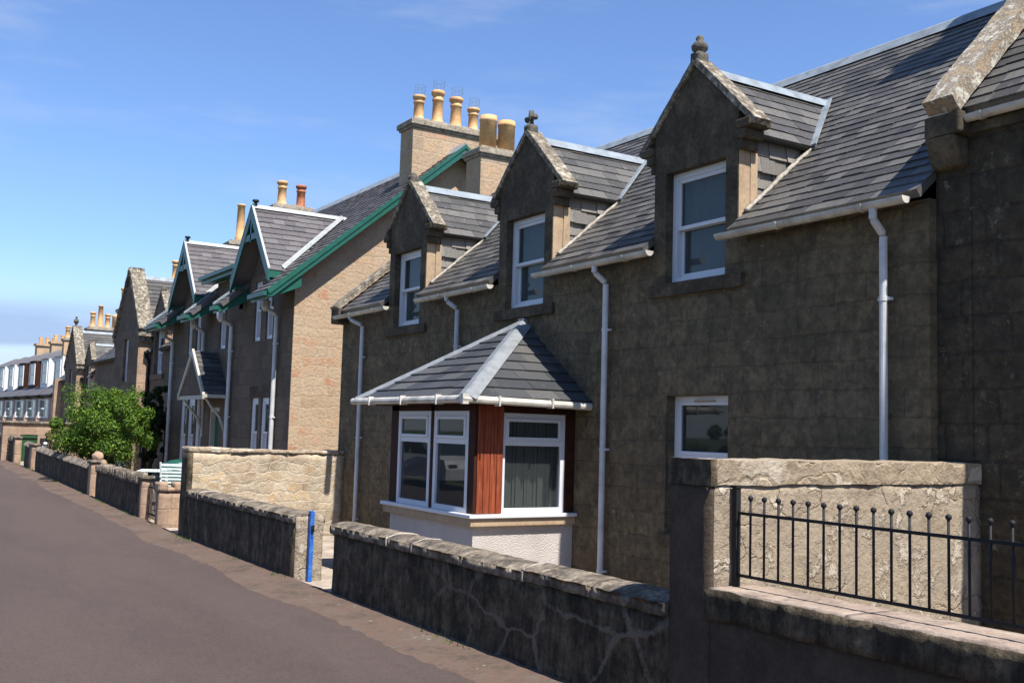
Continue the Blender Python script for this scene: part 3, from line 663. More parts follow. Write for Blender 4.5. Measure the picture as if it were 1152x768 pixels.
# ================================================================== RIGHT-HAND HOUSE
F2 = 7.3
rh = thing('stone_house', (F2, 2, 0), 'dark stone house at the right edge with a lichen-covered sloping skew stone', 'house')
Y2 = 5.23
b = MB(); wallX(b, F2, .45, -9, Y2 - .01, -.3, 4.33, []); b.box(F2 + .45, 13.2, Y2 - .36, Y2 - .01, -.3, 4.33)
b.prism([(F2, Y2 - .36, 4.33), (13.4, Y2 - .36, 4.33), (10.3, Y2 - .36, 7.28)], (0, .35, 0)); b.build('wall', M['facade_dark'], rh)
b = MB(); b.box(F2 - .012, F2 + .3, Y2 - .31, Y2 - .004, -.3, 3.95); b.build('corner_quoins', M['facade_dark'], rh)
rr = MB(); Ls = math.hypot(1, .98); slates(rr, (7.22, 0, 4.44), (0, 1, 0), (1, 0, .98), [[(-9, 0), (Y2 - .3, 0), (Y2 - .3, 3.15 * Ls), (-9, 3.15 * Ls)]], .148, .22, .008, .06)
rr.prism([(10.3, -9, 7.4), (10.3, -9, 7.46), (13.6, -9, 4.3), (13.5, -9, 4.3)], (0, Y2 + 8.7, 0)); rr.build('roof', M['slate'], rh)
skewstone(rh, 7.14, 4.42, 10.38, 7.6, Y2 - .33, Y2 - .05, .14)
b = MB(); b.rough(7.12, 7.42, Y2 - .33, Y2 - .01, 4.24, 4.42, .05, .01, 8); b.prism([(7.12, Y2 - .28, 4.24), (7.42, Y2 - .28, 4.24), (7.42, Y2 - .28, 3.98), (7.22, Y2 - .28, 4.0)], (0, .27, 0)); b.build('skew_putt', M['gablet'], rh, bevel=.02)
gutter(rh, 7.22, -8, Y2 - .3, 4.38, .05); b = MB(); b.box(7.27, 7.3, -8, Y2 - .3, 4.25, 4.33); b.build('eave_board', M['gablet'], rh)
chimney(rh, 9.45, 11.1, Y2 - .75, Y2 - .05, 6.6, 9.3, [(9.8, Y2 - .35, .6, .14, 'ring'), (10.3, Y2 - .35, .6, .14, 'ring'), (10.8, Y2 - .35, .6, .14, 'ring')])

# ================================================================== GREEN-TRIMMED HOUSE
G = 6.49
gh = thing('gabled_house', (G, 22, 0), 'two storey stone house with green bargeboards, green eaves and a sunlit orange rubble gable', 'house')
gy0, gy1 = 17.8, 26.3
gr = lambda x: 4.17 + .84 * (x - 5.92); gri = lambda z: 5.92 + (z - 4.17) / .84
GA, GB = 19.4, 24.3
wins = [(18.9, 19.3, 3.43, 4.64), (19.6, 20.0, 3.43, 4.64), (21.85, 22.3, 3.4, 4.6), (23.8, 24.15, 3.4, 4.6), (24.5, 24.85, 3.4, 4.6)]
gws = [(18.9, 19.35, 1.0, 2.32), (19.5, 19.95, 1.0, 2.32), (23.3, 23.85, .7, 2.35), (23.95, 24.5, .7, 2.35), (24.6, 25.15, .7, 2.35)]
door = (22.0, 22.75, 0, 2.15)
b = MB(); wallX(b, G, .4, gy0, gy1, -.3, 4.55, [w_ for w_ in wins] + gws + [door])
b.box(G, G + .3, GA - .92, GA + .92, 4.55, 4.72); b.box(G, G + .3, GB - .92, GB + .92, 4.55, 4.68)
b = MB(); ups = []
wallX(b, G, .4, gy0, gy1, -.3, 4.6, [(a, c, d, min(e, 4.6)) for a, c, d, e in wins] + gws + [door])
for c in (GA, GB):
    lo = [(G, c - .92, 4.6), (G, c + .92, 4.6), (G, c + .92, 4.66), (G, c, 5.74), (G, c - .92, 4.66)]; b.prism(lo, (.3, 0, 0))
    b.box(G + .3, G + 1.1, c - .92, c - .62, 4.2, 4.62); b.box(G + .3, G + 1.1, c + .62, c + .92, 4.2, 4.62)
b.box(G, G + .3, 20.75, 22.6, 4.6, 4.86)
b.build('wall', M['far_shaded'], gh)
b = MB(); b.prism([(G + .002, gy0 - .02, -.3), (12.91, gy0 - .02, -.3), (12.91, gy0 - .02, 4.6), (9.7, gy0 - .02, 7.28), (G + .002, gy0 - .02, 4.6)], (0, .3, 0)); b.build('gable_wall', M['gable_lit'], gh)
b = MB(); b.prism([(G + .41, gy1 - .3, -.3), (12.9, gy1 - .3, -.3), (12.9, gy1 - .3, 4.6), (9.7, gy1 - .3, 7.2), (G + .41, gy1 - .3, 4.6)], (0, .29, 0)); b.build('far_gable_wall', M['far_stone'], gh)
b = MB(); b.box(G + .0, G + .35, 20.76, 21.0, 4.15, 4.86); b.build('dormer_cheek', M['far_stone'], gh)
rf = MB(); Lg = math.hypot(1, .84); fullg = (9.7 - 5.92) * Lg; vo = lambda x: (x - 5.92) * Lg
seg = [(17.45, GA - .95, 0), (GA - .95, GA + .95, vo(7.1)), (GA + .95, 20.78, 0), (20.78, 22.55, vo(6.9)), (22.55, GB - .95, 0), (GB - .95, GB + .95, vo(7.1)), (GB + .95, 26.4, 0)]
slates(rf, (5.92, 0, 4.17), (0, 1, 0), (1, 0, .84), [[(a, v), (c, v), (c, fullg), (a, fullg)] for a, c, v in seg], .15, .25, .014, .07)
rf.prism([(9.7, 17.45, 7.25), (9.7, 17.45, 7.33), (13.4, 17.45, 4.2), (13.3, 17.45, 4.1)], (0, 8.95, 0)); rf.build('roof', M['slate_purple'], gh)
l = MB(); l.prism([(9.55, 17.45, 7.24), (9.7, 17.45, 7.42), (9.85, 17.45, 7.24), (9.7, 17.45, 7.34)], (0, 8.95, 0)); l.build('ridge_flashing', M['lead'], gh)
# bargeboards on the gable end
bb_ = MB()
for y in (17.43,):
    for s in (1, -1):
        f = lambda x: (9.7 + s * (x - 9.7))
        bb_.prism([(f(5.88), y, 4.17 + .0), (f(9.7), y, 7.36), (f(9.7), y, 7.17), (f(5.97), y, 4.04), (f(5.88), y, 4.02)], (0, .04, 0))
        bb_.prism([(f(5.86), y - .02, 4.14), (f(9.7), y - .02, 7.38), (f(9.7), y - .02, 7.3), (f(5.9), y - .02, 4.07)], (0, .02, 0))
bb_.prism([(5.88, 26.38, 4.17), (9.7, 26.38, 7.38), (9.7, 26.38, 7.12), (5.88, 26.38, 3.95)], (0, .04, 0))
bb_.build_each('bargeboard', M['green'], gh)
b = MB()
for a, c in ((17.47, GA - 1.0), (GA + 1.0, 20.78), (22.6, GB - 1.0), (GB + 1.0, 26.38)):
    b.prism([(5.9, a, 4.11), (5.9, a, 4.0), (G - .002, a, 4.26), (G - .002, a, 4.55)], (0, c - a, 0)); b.box(5.81, 5.898, a + .02, c - .02, 4.05, 4.13)
b.box(6.22, 6.26, 20.5, 22.98, 4.84, 4.98); b.box(6.26, G - .002, 20.52, 22.96, 4.86, 4.89); b.box(6.15, 6.22, 20.5, 22.98, 4.92, 5.0)
b.build_each('eave_board', M['green'], gh)
b = MB(); slates(b, (6.2, 20.5, 4.99), (0, 1, 0), (1, 0, .42), [[(0, 0), (2.48, 0), (2.48, 1.95), (0, 1.95)]], .15, .25, .014, .06); b.prism([(6.26, 20.56, 4.9), (7.6, 20.56, 5.5), (6.9, 20.56, 4.9)], (0, .04, 0)); b.build('box_dormer_roof', M['slate_purple'], gh)
b = MB()   # pale verge flashings
for y in (20.74, 22.95, 26.38):
    b.prism([(5.88, y, 4.17), (5.88, y, 4.22), (8.0, y, 6.0), (8.0, y, 5.95)], (0, .07, 0))
b.build_each('verge_flashing', M['lead'], gh)
for c in (GA, GB):
    gd = MB(); xf_ = 6.16; za = 5.94; hw = 1.12; ze_ = 4.62
    for s in (-1, 1):
        V = Vector((0, -s, (za - ze_) / hw)).normalized(); Lh = math.hypot(hw, za - ze_)
        slates(gd, (xf_, c + s * hw, ze_), (1, 0, 0), V, [[(0, 0), (gri(ze_) + .06 - xf_, 0), (gri(za) + .06 - xf_, Lh), (0, Lh)]], .15, .24, .012, .05)
    gdo = gd.build('gable_dormer_roof', M['slate_purple'], gh)
    q = MB()
    for s in (-1, 1):
        q.prism([(xf_ - .03, c + s * (hw + .02), ze_ - .2), (xf_ - .03, c + s * (hw + .02), ze_ + .03), (xf_ - .03, c, za + .07), (xf_ - .03, c, za - .2)], (.04, 0, 0))
        q.box(xf_ + .01, gri(ze_) - .05, c + s * (hw - .03), c + s * (hw + .02), ze_ - .13, ze_ - .01); q.box(xf_ + .01, gri(ze_) - .1, min(c + s * .9, c + s * hw), max(c + s * .9, c + s * hw), ze_ - .14, ze_ - .12)
    q.box(xf_ - .02, xf_ + .03, c - .03, c + .03, za - .65, za + .1); q.prism([(xf_ - .02, c - .5, za - .62), (xf_ - .02, c + .5, za - .62), (xf_ - .02, c + .34, za - .5), (xf_ - .02, c - .34, za - .5)], (.04, 0, 0)); q.build_each('dormer_bargeboard', M['green'], gdo)
    q = MB()
    for s in (-1, 1):
        q.prism([(xf_ - .035, c + s * (hw + .03), ze_ + .02), (xf_ - .035, c + s * (hw + .03), ze_ + .05), (xf_ - .035, c, za + .095), (xf_ - .035, c, za + .075)], (.045, 0, 0))
    q.prism([(xf_, c - .05, za + .01), (xf_, c, za + .09), (xf_, c + .05, za + .01), (xf_, c, za + .04)], (gri(za) - xf_ + .1, 0, 0))
    a = Vector((gri(ze_), c - hw, ze_ + .05)); e = Vector((gri(za), c, za + .08)); q.prism([a, a + Vector((0, .06, .04)), e + Vector((0, .04, .01)), e + Vector((0, -.05, -.02))], (-.04, 0, .03))
    q.build_each('dormer_flashing', M['lead_pale'], gdo)
    q = MB(); q.tube([(xf_ + .05, c, za), (xf_ + .05, c, za + .14)], .03, 8); q.lathe((xf_ + .05, c, za + .12), [(.03, 0), (.07, .03), (.06, .06)], 8); q.build('finial', M['iron'], gdo)
for w_ in wins: window(gh, 'X', G + .035, *w_, 'sash', .075)
for w_ in gws[:2]: window(gh, 'X', G + .035, *w_, 'sash', .075)
for w_ in gws[2:]: window(gh, 'X', G + .03, *w_, 'sash', .09)
b = MB(); b.box(G - .01, G + .2, 18.8, 20.05, 2.34, 2.55); b.box(G - .03, G + .2, 18.8, 20.05, .86, .99); b.box(G - .03, G + .2, 23.2, 25.25, .56, .69); b.build_each('lintel', M['gablet'], gh)
for y, zt in ((18.5, 4.05), (21.25, 4.05), (23.3, 4.05), (26.0, 4.0)):
    downpipe(gh, 6.2, G - .07, y, zt, .1, .04, hopper=.09)
# porch
p = MB(); fx, yc = 5.96, 22.35
for s in (-1, 1):
    V = Vector((0, -s, .98)).normalized(); slates(p, (fx, yc + s * .95, 2.4), (1, 0, 0), V, [[(0, 0), (G - fx, 0), (G - fx, 1.33), (0, 1.33)]], .14, .24, .012, .05)
po = p.build('porch', M['slate_bay'], gh)
q = MB()
for s in (-1, 1):
    q.prism([(fx - .03, yc + s * 1.0, 2.3), (fx - .03, yc + s * 1.0, 2.4), (fx - .03, yc, 3.38), (fx - .03, yc, 3.24)], (.05, 0, 0)); q.box(fx, G, yc + s * .98 - .03, yc + s * .98 + .03, 2.33, 2.4)
    q.tube([(fx + .08, yc + s * .85, 2.33), (fx + .2, yc + s * .85, 2.15), (fx + .38, yc + s * .85, 1.95), (G - .01, yc + s * .85, 1.6)], .028, 6); q.tube([(G - .02, yc + s * .85, 2.33), (G - .02, yc + s * .85, 1.5)], .03, 6)
q.box(fx - .01, fx + .04, yc - .95, yc + .95, 2.3, 2.38); q.build_each('porch_trim', M['cream'], po); q = MB(); q.prism([(fx, yc - .85, 2.36), (fx, yc + .85, 2.36), (fx, yc, 3.2)], (.03, 0, 0)); q.build('porch_gable', M['far_shaded'], po)
b = MB(); b.box(G + .12, G + .17, 22.0, 22.75, 0.05, 2.15); b.box(G + .1, G + .12, 22.1, 22.32, .3, .95); b.box(G + .1, G + .12, 22.42, 22.65, .3, .95); b.build('door', M['plastic_green'], gh)
b = MB(); b.box(G + .02, G + .14, 22.0, 22.07, .05, 2.15); b.box(G + .02, G + .14, 22.68, 22.75, .05, 2.15); b.box(G + .02, G + .14, 22.07, 22.68, 2.06, 2.15); b.build('door_frame', M['cream'], gh)
chimney(gh, 8.8, 10.75, 17.95, 18.5, 5.5, 7.85, [(9.03, 18.2, .52, .115, 'ring', '', .2), (9.45, 18.2, .7, .12, 'ring', '', .2), (9.87, 18.2, .64, .125, 'ring', '', .2), (10.28, 18.2, .5, .115, 'ring', '', .2)], .07)
chimney(gh, 8.95, 10.1, 26.9 - .55, 26.9, 6.6, 7.62, [(9.22, 26.6, .66, .13, 'ring'), (9.75, 26.6, .62, .13, 'ring', 'red')])

def settle(o, k, dz):
    """enlarge a finished house uniformly and set it on its own plot further up the street"""
    L = o.location.copy(); o.scale = (k, k, k); o.location = (L.x * k, L.y * k, L.z * k + dz)
settle(gh, 1.125, -.225)

# ================================================================== FAR STONE HOUSES
def stone_house(loc, F, y0, yw, wing, label, chims, doorcol, sc=1.0):
    """facade X=F from y0 to yw+..., a gabled wing standing forward at its far end, a stone dormer beside it"""
    h = thing('stone_villa', loc, label, 'house')
    wx = F - .35; wc = wing; hw = 1.55; y1 = wc + 6.5
    r0 = lambda x: 3.78 + .8 * (x - F + .12); r0i = lambda z: F - .12 + (z - 3.78) / .8
    b = MB(); dc = wc - 2.45
    wallX(b, F, .4, y0, wc - hw, -.3, 3.74, [(dc - .465, dc + .445, 3.1, 5), (y0 + .4, y0 + 1.2, .3, 2.2)]); wallX(b, F, .4, wc + hw, y1, -.3, 3.74, [])
    b.box(F + .4, F + 6, y1 - .35, y1, -.3, 3.8); b.prism([(F, y0, 3.74), (F + 5.9, y0, 3.74), (F + 2.95, y0, 6.1)], (0, .3, 0)); b.prism([(F, y1 - .3, 3.74), (F + 5.9, y1 - .3, 3.74), (F + 2.95, y1 - .3, 6.1)], (0, .3, 0)); b.build('wall', M['far_shaded'], h)
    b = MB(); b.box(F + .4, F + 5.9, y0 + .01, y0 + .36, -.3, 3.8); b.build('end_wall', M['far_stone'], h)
    wg = MB(); wallX(wg, wx, .3, wc - hw, wc + hw, -.3, 4.3, [(wc - .3, wc + .3, 2.95, 4.2), (wc - .9, wc + .9, .5, 1.9)]); wg.prism([(wx, wc - hw, 4.3), (wx, wc + hw, 4.3), (wx, wc, 6.0)], (.3, 0, 0)); wo = wg.build('wing_wall', M['far_shaded'], h)
    b = MB(); b.box(wx + .3, F + 1.6, wc - hw, wc - hw + .3, -.3, 4.28); b.box(wx + .01, wx + .3, wc - hw - .006, wc - hw, -.3, 4.3); b.box(wx + .3, F + 1.6, wc + hw - .3, wc + hw, -.3, 4.28); b.build_each('wing_side_wall', M['far_stone'], h)  # paler stone and a thin skin paint the wing's near side sunlit
    k = MB(); ss = (6.0 - 4.3) / hw
    for s in (-1, 1):
        a = Vector((0, wc + s * (hw + .18), 4.3)); e = Vector((0, wc, 4.3 + ss * (hw + .18))); nrm = Vector((0, s * ss, 1)).normalized(); m2 = MB(); m2.rough(0, .42, 0, (e - a).length, 0, .12, .12, .012, 5)
        d = (e - a).normalized(); m2.xf(Matrix(((1, 0, 0, wx - .06), (0, d.y, nrm.y, a.y), (0, d.z, nrm.z, a.z), (0, 0, 0, 1)))); k.add(m2.v, m2.f)
        ya = wc + s * hw; k.box(wx - .05, wx + .36, min(ya - s * .03, ya + s * .2), max(ya - s * .03, ya + s * .2), 4.18, 4.33); k.box(wx - .02, wx + .33, min(ya - s * .03, ya + s * .1), max(ya - s * .03, ya + s * .1), 4.02, 4.18)
    k.box(wx - .04, wx + .36, wc - .14, wc + .14, 6.05, 6.3); k.build('wing_coping', M['coping'], wo)
    if doorcol == 'finial':
        k = MB(); k.lathe((wx + .1, wc, 6.3), [(.08, 0), (.05, .08), (.13, .2), (.1, .3), (.04, .34), (.05, .45)], 8); k.build('finial', M['finial'], wo)
    rf = MB()
    for s in (-1, 1):
        V = Vector((0, -s, ss)).normalized(); Lh = math.hypot(hw + .08, ss * (hw + .08)); slates(rf, (wx + .3, wc + s * (hw + .08), 4.3 - ss * .08 + .05), (1, 0, 0), V, [[(0, 0), (r0i(4.3) - wx + .2, 0), (r0i(6.0) - wx - .2, Lh), (0, Lh)]], .17, .28, .016, .05)
    rf.build('wing_roof', M['slate'], h)
    rf = MB(); Lr = math.hypot(1, .8); vm = (F + 2.95 - F + .12) * Lr
    segs = [(y0, dc - .64, 0), (dc - .64, dc + .64, 1.2 * Lr), (dc + .64, wc - hw, 0), (wc - hw, wc + hw, 1.3 * Lr), (wc + hw, y1, 0)]
    slates(rf, (F - .12, 0, 3.78), (0, 1, 0), (1, 0, .8), [[(a, v), (c, v), (c, vm), (a, vm)] for a, c, v in segs], .17, .28, .016, .06)
    rf.prism([(F + 2.95, y0, 6.17), (F + 2.95, y0, 6.24), (F + 6.1, y0, 3.8), (F + 6, y0, 3.7)], (0, y1 - y0, 0)); rf.build('roof', M['slate'], h)
    l = MB(); l.box(F + 2.85, F + 3.05, y0, y1, 6.2, 6.31)
    l.prism([(wx + .35, wc - .1, 5.98), (wx + .35, wc, 6.1), (wx + .35, wc + .1, 5.98)], (r0i(6.0) - wx - .3, 0, 0)); l.build('ridge_flashing', M['lead'], h)
    gablet(h, F, dc, r0, r0i, zk=4.72, za=5.35, zw=(3.1, 4.3), finial='stub', ze=3.741, mats=(M['far_shaded'], M['far_stone']))
    window(h, 'X', wx + .08, wc - .3, wc + .3, 2.95, 4.2, 'sash', .06); window(h, 'X', wx + .08, wc - .9, wc + .9, .5, 1.9, 'sash', .07)
    window(h, 'X', F + .1, y0 + .4, y0 + 1.2, .3, 2.2, 'sash', .06)
    gutter(h, F - .14, y0, dc - .7, 3.76, .05, M['iron']); gutter(h, F - .14, dc + .7, wc - hw, 3.76, .05, M['iron']); gutter(h, F - .14, wc + hw, y1, 3.76, .05, M['iron'])
    downpipe(h, F - .14, F - .06, dc + .85, 3.74, .2, .04, M['iron'])
    for c in chims: chimney(h, *c)
    return h
vh = stone_house((6.85, 30, gz(30)), 6.85, 26.9, 31.65, 31.65, 'stone house with a tall coped gable wing, between the green-trimmed house and the leafy bush', [
    (8.2, 9.05, 33.8, 34.5, 5.2, 6.35, [(8.4, 34.1, .62, .13, 'ring'), (8.85, 34.1, .6, .13, 'ring')]),
    (9.15, 9.85, 30.8, 31.3, 5.8, 7.3, [(9.5, 31.05, 1.15, .13, 'tall')]),
    (8.05, 8.4, 40.4, 41.1, 4.6, 6.0, [(8.2, 40.75, .75, .13, 'ring')])], '')
settle(vh, 1.13, -.234)
stone_house((8.85, 50, .4), 8.85, 45.2, 53.4, 53.4, 'distant stone house with a ball finial on its gable and four chimney pots', [
    (9.3, 10.9, 54.3, 54.9, 5.2, 6.35, [(9.55, 54.6, .75, .13, 'ring'), (9.9, 54.6, 1.1, .13, 'tall'), (10.25, 54.6, .7, .13, 'ring'), (10.6, 54.6, .7, .14, 'can')]),
    (9.0, 9.4, 59.2, 59.8, 5.2, 6.1, [(9.2, 59.5, .6, .13, 'ring')])], 'finial')
# low outhouse gable between the two
oh = thing('outhouse', (7.9, 42, .36), 'small stone outhouse with a sloping coped gable, behind the leafy bush', 'outhouse')
b = MB(); b.prism([(7.55, 42, 0), (9.2, 42, 0), (9.2, 42, 4.9), (7.55, 42, 3.55)], (0, .35, 0)); b.box(7.55, 7.9, 42.35, 43, 0, 3.4); b.box(8.9, 9.2, 42.35, 43, 0, 4.6); b.build('wall', M['far_stone'], oh)
skewstone(oh, 7.45, 3.5, 9.25, 4.97, 41.9, 42.45, .12, 'coping'); b = MB(); slates(b, (7.45, 42.4, 3.45), (0, 1, 0), (1, 0, .8), [[(0, 0), (.65, 0), (.65, 2.3), (0, 2.3)]], .17, .28); b.build('roof', M['slate'], oh); settle(oh, 1.035, -.06)
# ================================================================== FAR TERRACE
def terrace_unit(dark):
    h = thing('terraced_house', (0, 0, 0), '', 'house', 'distant terrace with white oriel dormers'); W_ = 3.4
    def canted(mb, x0, pr, half, cant, z0, z1, c=1.7):
        mb.prism([(x0, c - half, z0), (x0 - pr, c - half + cant, z0), (x0 - pr, c + half - cant, z0), (x0, c + half, z0)], (0, 0, z1 - z0))
    b = MB(); b.box(0, .4, 0, W_, 0, 3.1); canted(b, 0, .75, 1.25, .55, 0, 3.0); b.build('wall', M['pink'], h)
    b = MB(); canted(b, 0, .85, 1.38, .6, 3.0, 3.12); b.box(-.08, .3, 0, W_, 3.02, 3.14); b.build('cornice', M['gablet'], h)
    rf = MB()
    rf.prism([(-.9, .25, 3.12), (-.9, 3.15, 3.12), (-.1, 3.4, 3.75), (-.1, 0, 3.75)], (0, 0, .05)); rf.add([(-.88, .85, 3.13), (-.88, 2.55, 3.13), (0, 2.9, 3.8), (0, .5, 3.8), (-.05, .3, 3.13), (-.05, 3.1, 3.13)], [(0, 1, 2, 3), (0, 3, 4), (1, 5, 2)])
    rf.prism([(-.1, 0, 3.5), (3.2, 0, 6.25), (6.6, 0, 3.4), (6.4, 0, 3.3), (3.2, 0, 6.1), (-.05, 0, 3.38)], (0, W_, 0))
    ex = -.35; ex = -.32
    rf.add([(1.9, .25, 5.3), (-.05, .35, 5.3), (ex - .12, .88, 5.3), (ex - .12, 2.52, 5.3), (-.05, 3.05, 5.3), (1.9, 3.15, 5.3), (1.1, 1.7, 6.1), (2.9, 1.7, 6.1)], [(0, 1, 6, 7), (1, 2, 6), (2, 3, 6), (3, 4, 6), (4, 5, 7, 6)])
    rf.build('roof', M['slate_purple'], h)
    m = M['white_paint'] if not dark else M['brownwood']
    d = MB(); d.prism([(1.8, .5, 3.6), (0, .5, 3.6), (ex, .62, 3.6), (ex, 2.6, 3.6), (0, 2.75, 3.6), (1.8, 2.75, 3.6)], (0, 0, 1.7)); do = d.build('oriel_dormer', m, h)
    # windows: canted sides and fronts
    def wn(x0, y0, x1, y1, z0, z1, k=.14, par=h, out=.02):
        a = Vector((x0, y0, 0)); e = Vector((x1, y1, 0)); d_ = (e - a); n = Vector((d_.y, -d_.x, 0)).normalized()
        if n.x > 0: n = -n
        a2 = a + d_ * k; e2 = a + d_ * (1 - k); q = MB(); gm = MB()
        def bar(u0, u1, w0, w1, o):
            p0 = a2 + (e2 - a2) * u0; p1 = a2 + (e2 - a2) * u1; q.prism([(p0.x, p0.y, w0), (p1.x, p1.y, w0), (p1.x, p1.y, w1), (p0.x, p0.y, w1)], n * o)
        f_ = .13; bar(0, f_, z0, z1, .05); bar(1 - f_, 1, z0, z1, .05); bar(f_, 1 - f_, z0, z0 + .09, .05); bar(f_, 1 - f_, z1 - .09, z1, .05); bar(f_, 1 - f_, (z0 + z1) / 2 - .04, (z0 + z1) / 2 + .04, .05)
        p0 = a2 + (e2 - a2) * f_; p1 = a2 + (e2 - a2) * (1 - f_); gm.prism([(p0.x, p0.y, z0 + .09), (p1.x, p1.y, z0 + .09), (p1.x, p1.y, z1 - .09), (p0.x, p0.y, z1 - .09)], n * .03)
        o = q.build('window', M['white_paint'], par); gm.build('pane', M['glass_far'], o if par is h else par)
    wn(ex, .62, ex, 2.6, 3.85, 5.15, .12, do)
    wn(0, .45, -.75, 1.0, 1.85, 2.95, .12); wn(-.75, 1.0, -.75, 2.4, 1.85, 2.9, .14)
    return h
t0 = terrace_unit(False); t1 = terrace_unit(True); tlist = []
dirr = math.atan2(.062, 1)
def copy_tree(o, parent=None):
    c = o.copy(); COL.objects.link(c)
    if parent is not None: c.parent = parent; c.matrix_parent_inverse = o.matrix_parent_inverse.copy()
    for ch in list(o.children): copy_tree(ch, c)
    return c
lab = ['nearest terraced house with a bright white oriel dormer beside the stone pier', 'second terraced house with a white oriel dormer next to a dark timber one',
       'terraced house with a dark timber oriel dormer, the nearer of the two dark ones', 'terraced house with a dark timber oriel dormer, the farther of the two dark ones',
       'far terraced house with a white oriel dormer beyond the two dark ones', 'terraced house with a white oriel dormer below the twin far chimney stacks', 'farthest terraced house with a white oriel dormer, at the left edge of the picture']
for k in range(7):
    src = t1 if k in (2, 3) else t0
    o = src if k in (0, 2) else copy_tree(src)
    o.location = (9.75 - .062 * 3.4 * k, 61.3 + 3.4 * k, .0); o.rotation_euler = (0, 0, dirr); o['label'] = lab[k]; tlist.append(o)
for k, (a, b_) in ((5, (2.9, 3.9)), (6, (2.6, 3.8))):
    M_ = MB(); M_.box(a - .2, b_ + .3, 1.2, 1.9, 5.6, 7.15); M_.box(a - .3, b_ + .4, 1.1, 2.0, 7.15, 7.3)
    o = M_.build('chimney', M['chimney'], None); o.parent = tlist[k]
    for i in range(3):
        q = MB(); pot(q, a + .1 + i * .45, 1.5, 7.3, .5, .15, 'can', 8); o2 = q.build('chimney_pot', M['pot'], None); o2.parent = o
# terrace end gable and stone pier in front of it
eg = MB(); eg.rough(8.5, 9.1, 58, 58.5, 0, 3.9, .3, .02, 2); tag(eg.build('stone_pier', M['far_stone']), 'tall narrow sunlit stone pier between the white oriel terrace and the finialled house', 'pier')

# ================================================================== STREET WALLS
cpm = m_softrubble('pale_stone_cope', [(.25, .2, .145, 1), (.44, .36, .265, 1), (.3, .24, .175, 1), (.6, .55, .46, 1), (.36, .29, .21, 1)], (.34, .275, .2, 1), .4, .17, .5, 1., .2, .4)
W = 4.53
def vary_box(mb, x0, x1, y0, y1, z0, z1, res=.1, amp=.012, sc=2.5): return mb.rough(x0, x1, y0, y1, z0, z1, res, amp, sc)
def cope_prof(x0, x1, zt, zc):
    def f(p, i, j, k):
        if k > .99:
            p = p.copy(); p.z = zc + (zt - zc) * (1 - abs(2 * i - 1) ** 2.4 * .85)
        elif k > .4: pass
        return p
    return f
# wall in front of the cottage
sw = thing('street_wall', (4.7, 8, 0), 'blackened roadside wall with pale ribbon pointing and a rounded coping, in front of the timber bay window', 'wall')
b = MB(); vary_box(b, W + .01, W + .34, 5.25, 10.85, -.1, .64, .11, .012); b.build('wall_face', M['black'], sw, smooth=True)
cp = MB(); jt = MB(); y = 5.25; rs = random.Random(5)
while y < 10.86:
    y2 = min(10.9, y + rs.uniform(.5, 1.0)); y2 = 10.9 if 10.9 - y2 < .3 else y2
    dz = rs.uniform(-.006, .006)
    cp.rough(W - .025, W + .37, y + .008, y2 - .008, .64 + dz, .76 + dz, .04, .007, 8, cope_prof(0, 0, .765 + dz, .71 + dz))
    if y > 5.3 and rs.random() < .6: jt.rough(W - .03, W + .375, y - .014, y + .014, .64, .76, .022, .008, 14, cope_prof(0, 0, .772, .712))
    y = y2
cp.build('coping', M['cap'], sw, smooth=True); jt.build('coping_joint', M['mortar'], sw, smooth=True)
# gateway wall, with the blue gate edge
sw2 = thing('street_wall', (4.7, 14, 0), 'blackened roadside wall with a rounded coping and the blue gate post fixed in its near end', 'wall')
b = MB(); vary_box(b, W + .01, W + .35, 12.06, 16.9, -.1, .64, .11, .014); b.build('wall_face', M['black2'], sw2, smooth=True)
b = MB(); vary_box(b, W + .015, W + .36, 12.03, 12.065, -.1, .72, .05, .006, 8); b.build('wall_end', M['render'], sw2, smooth=True)
cp = MB(); jt = MB(); y = 12.03
while y < 16.9:
    y2 = min(16.92, y + rs.uniform(.5, 1.1)); y2 = 16.92 if 16.92 - y2 < .3 else y2
    dz = rs.uniform(-.006, .006); cp.rough(W - .02, W + .38, y + .008, y2 - .008, .64 + dz, .76 + dz, .045, .007, 8, cope_prof(0, 0, .765 + dz, .71 + dz))
    if y > 12.2 and rs.random() < .5: jt.rough(W - .025, W + .385, y - .014, y + .014, .64, .76, .022, .008, 14, cope_prof(0, 0, .772, .712))
    y = y2
cp.build('coping', M['cap'], sw2, smooth=True); jt.build('coping_joint', M['mortar'], sw2, smooth=True)
bg = thing('gate_post', (4.75, 12.0, 0), 'worn bright blue timber gate post with a latch, by the blackened wall', 'post')
b = MB(); b.box(4.692, 4.744, 11.955, 12.02, -.05, .79); b.build('post', M['bluepaint'], bg, bevel=.006)
b = MB(); b.box(4.7, 4.74, 11.935, 11.95, .55, .62); b.tube([(4.72, 11.93, .58), (4.72, 11.91, .58), (4.72, 11.91, .54)], .008, 6); b.build('latch', M['iron'], bg)
# high cross wall of lit rubble at the far side of the cottage
cw = thing('cross_wall', (5.8, 17, 0), 'sunlit pale rubble wall running from the street to the far corner of the dark cottage', 'wall')
b = MB(); vary_box(b, W + .02, 7.2, 16.9, 17.3, -.1, 1.33, .1, .02, 3); b.build('wall_face', M['backwall'], cw, smooth=True)
b = MB(); x = W
while x < 7.15:
    x2 = min(7.2, x + rs.uniform(.25, .7)); b.rough(x + .004, x2 - .004, 16.885 + rs.uniform(-.01, .015), 17.33, 1.33, 1.4 + rs.uniform(-.015, .02), .05, .012, 7); x = x2
b.build('coping', cpm, cw, smooth=True)
b = MB(); vary_box(b, W, W + .07, 16.89, 17.31, -.1, 1.33, .1, .01); b.build('wall_end', M['black2'], cw, smooth=True)
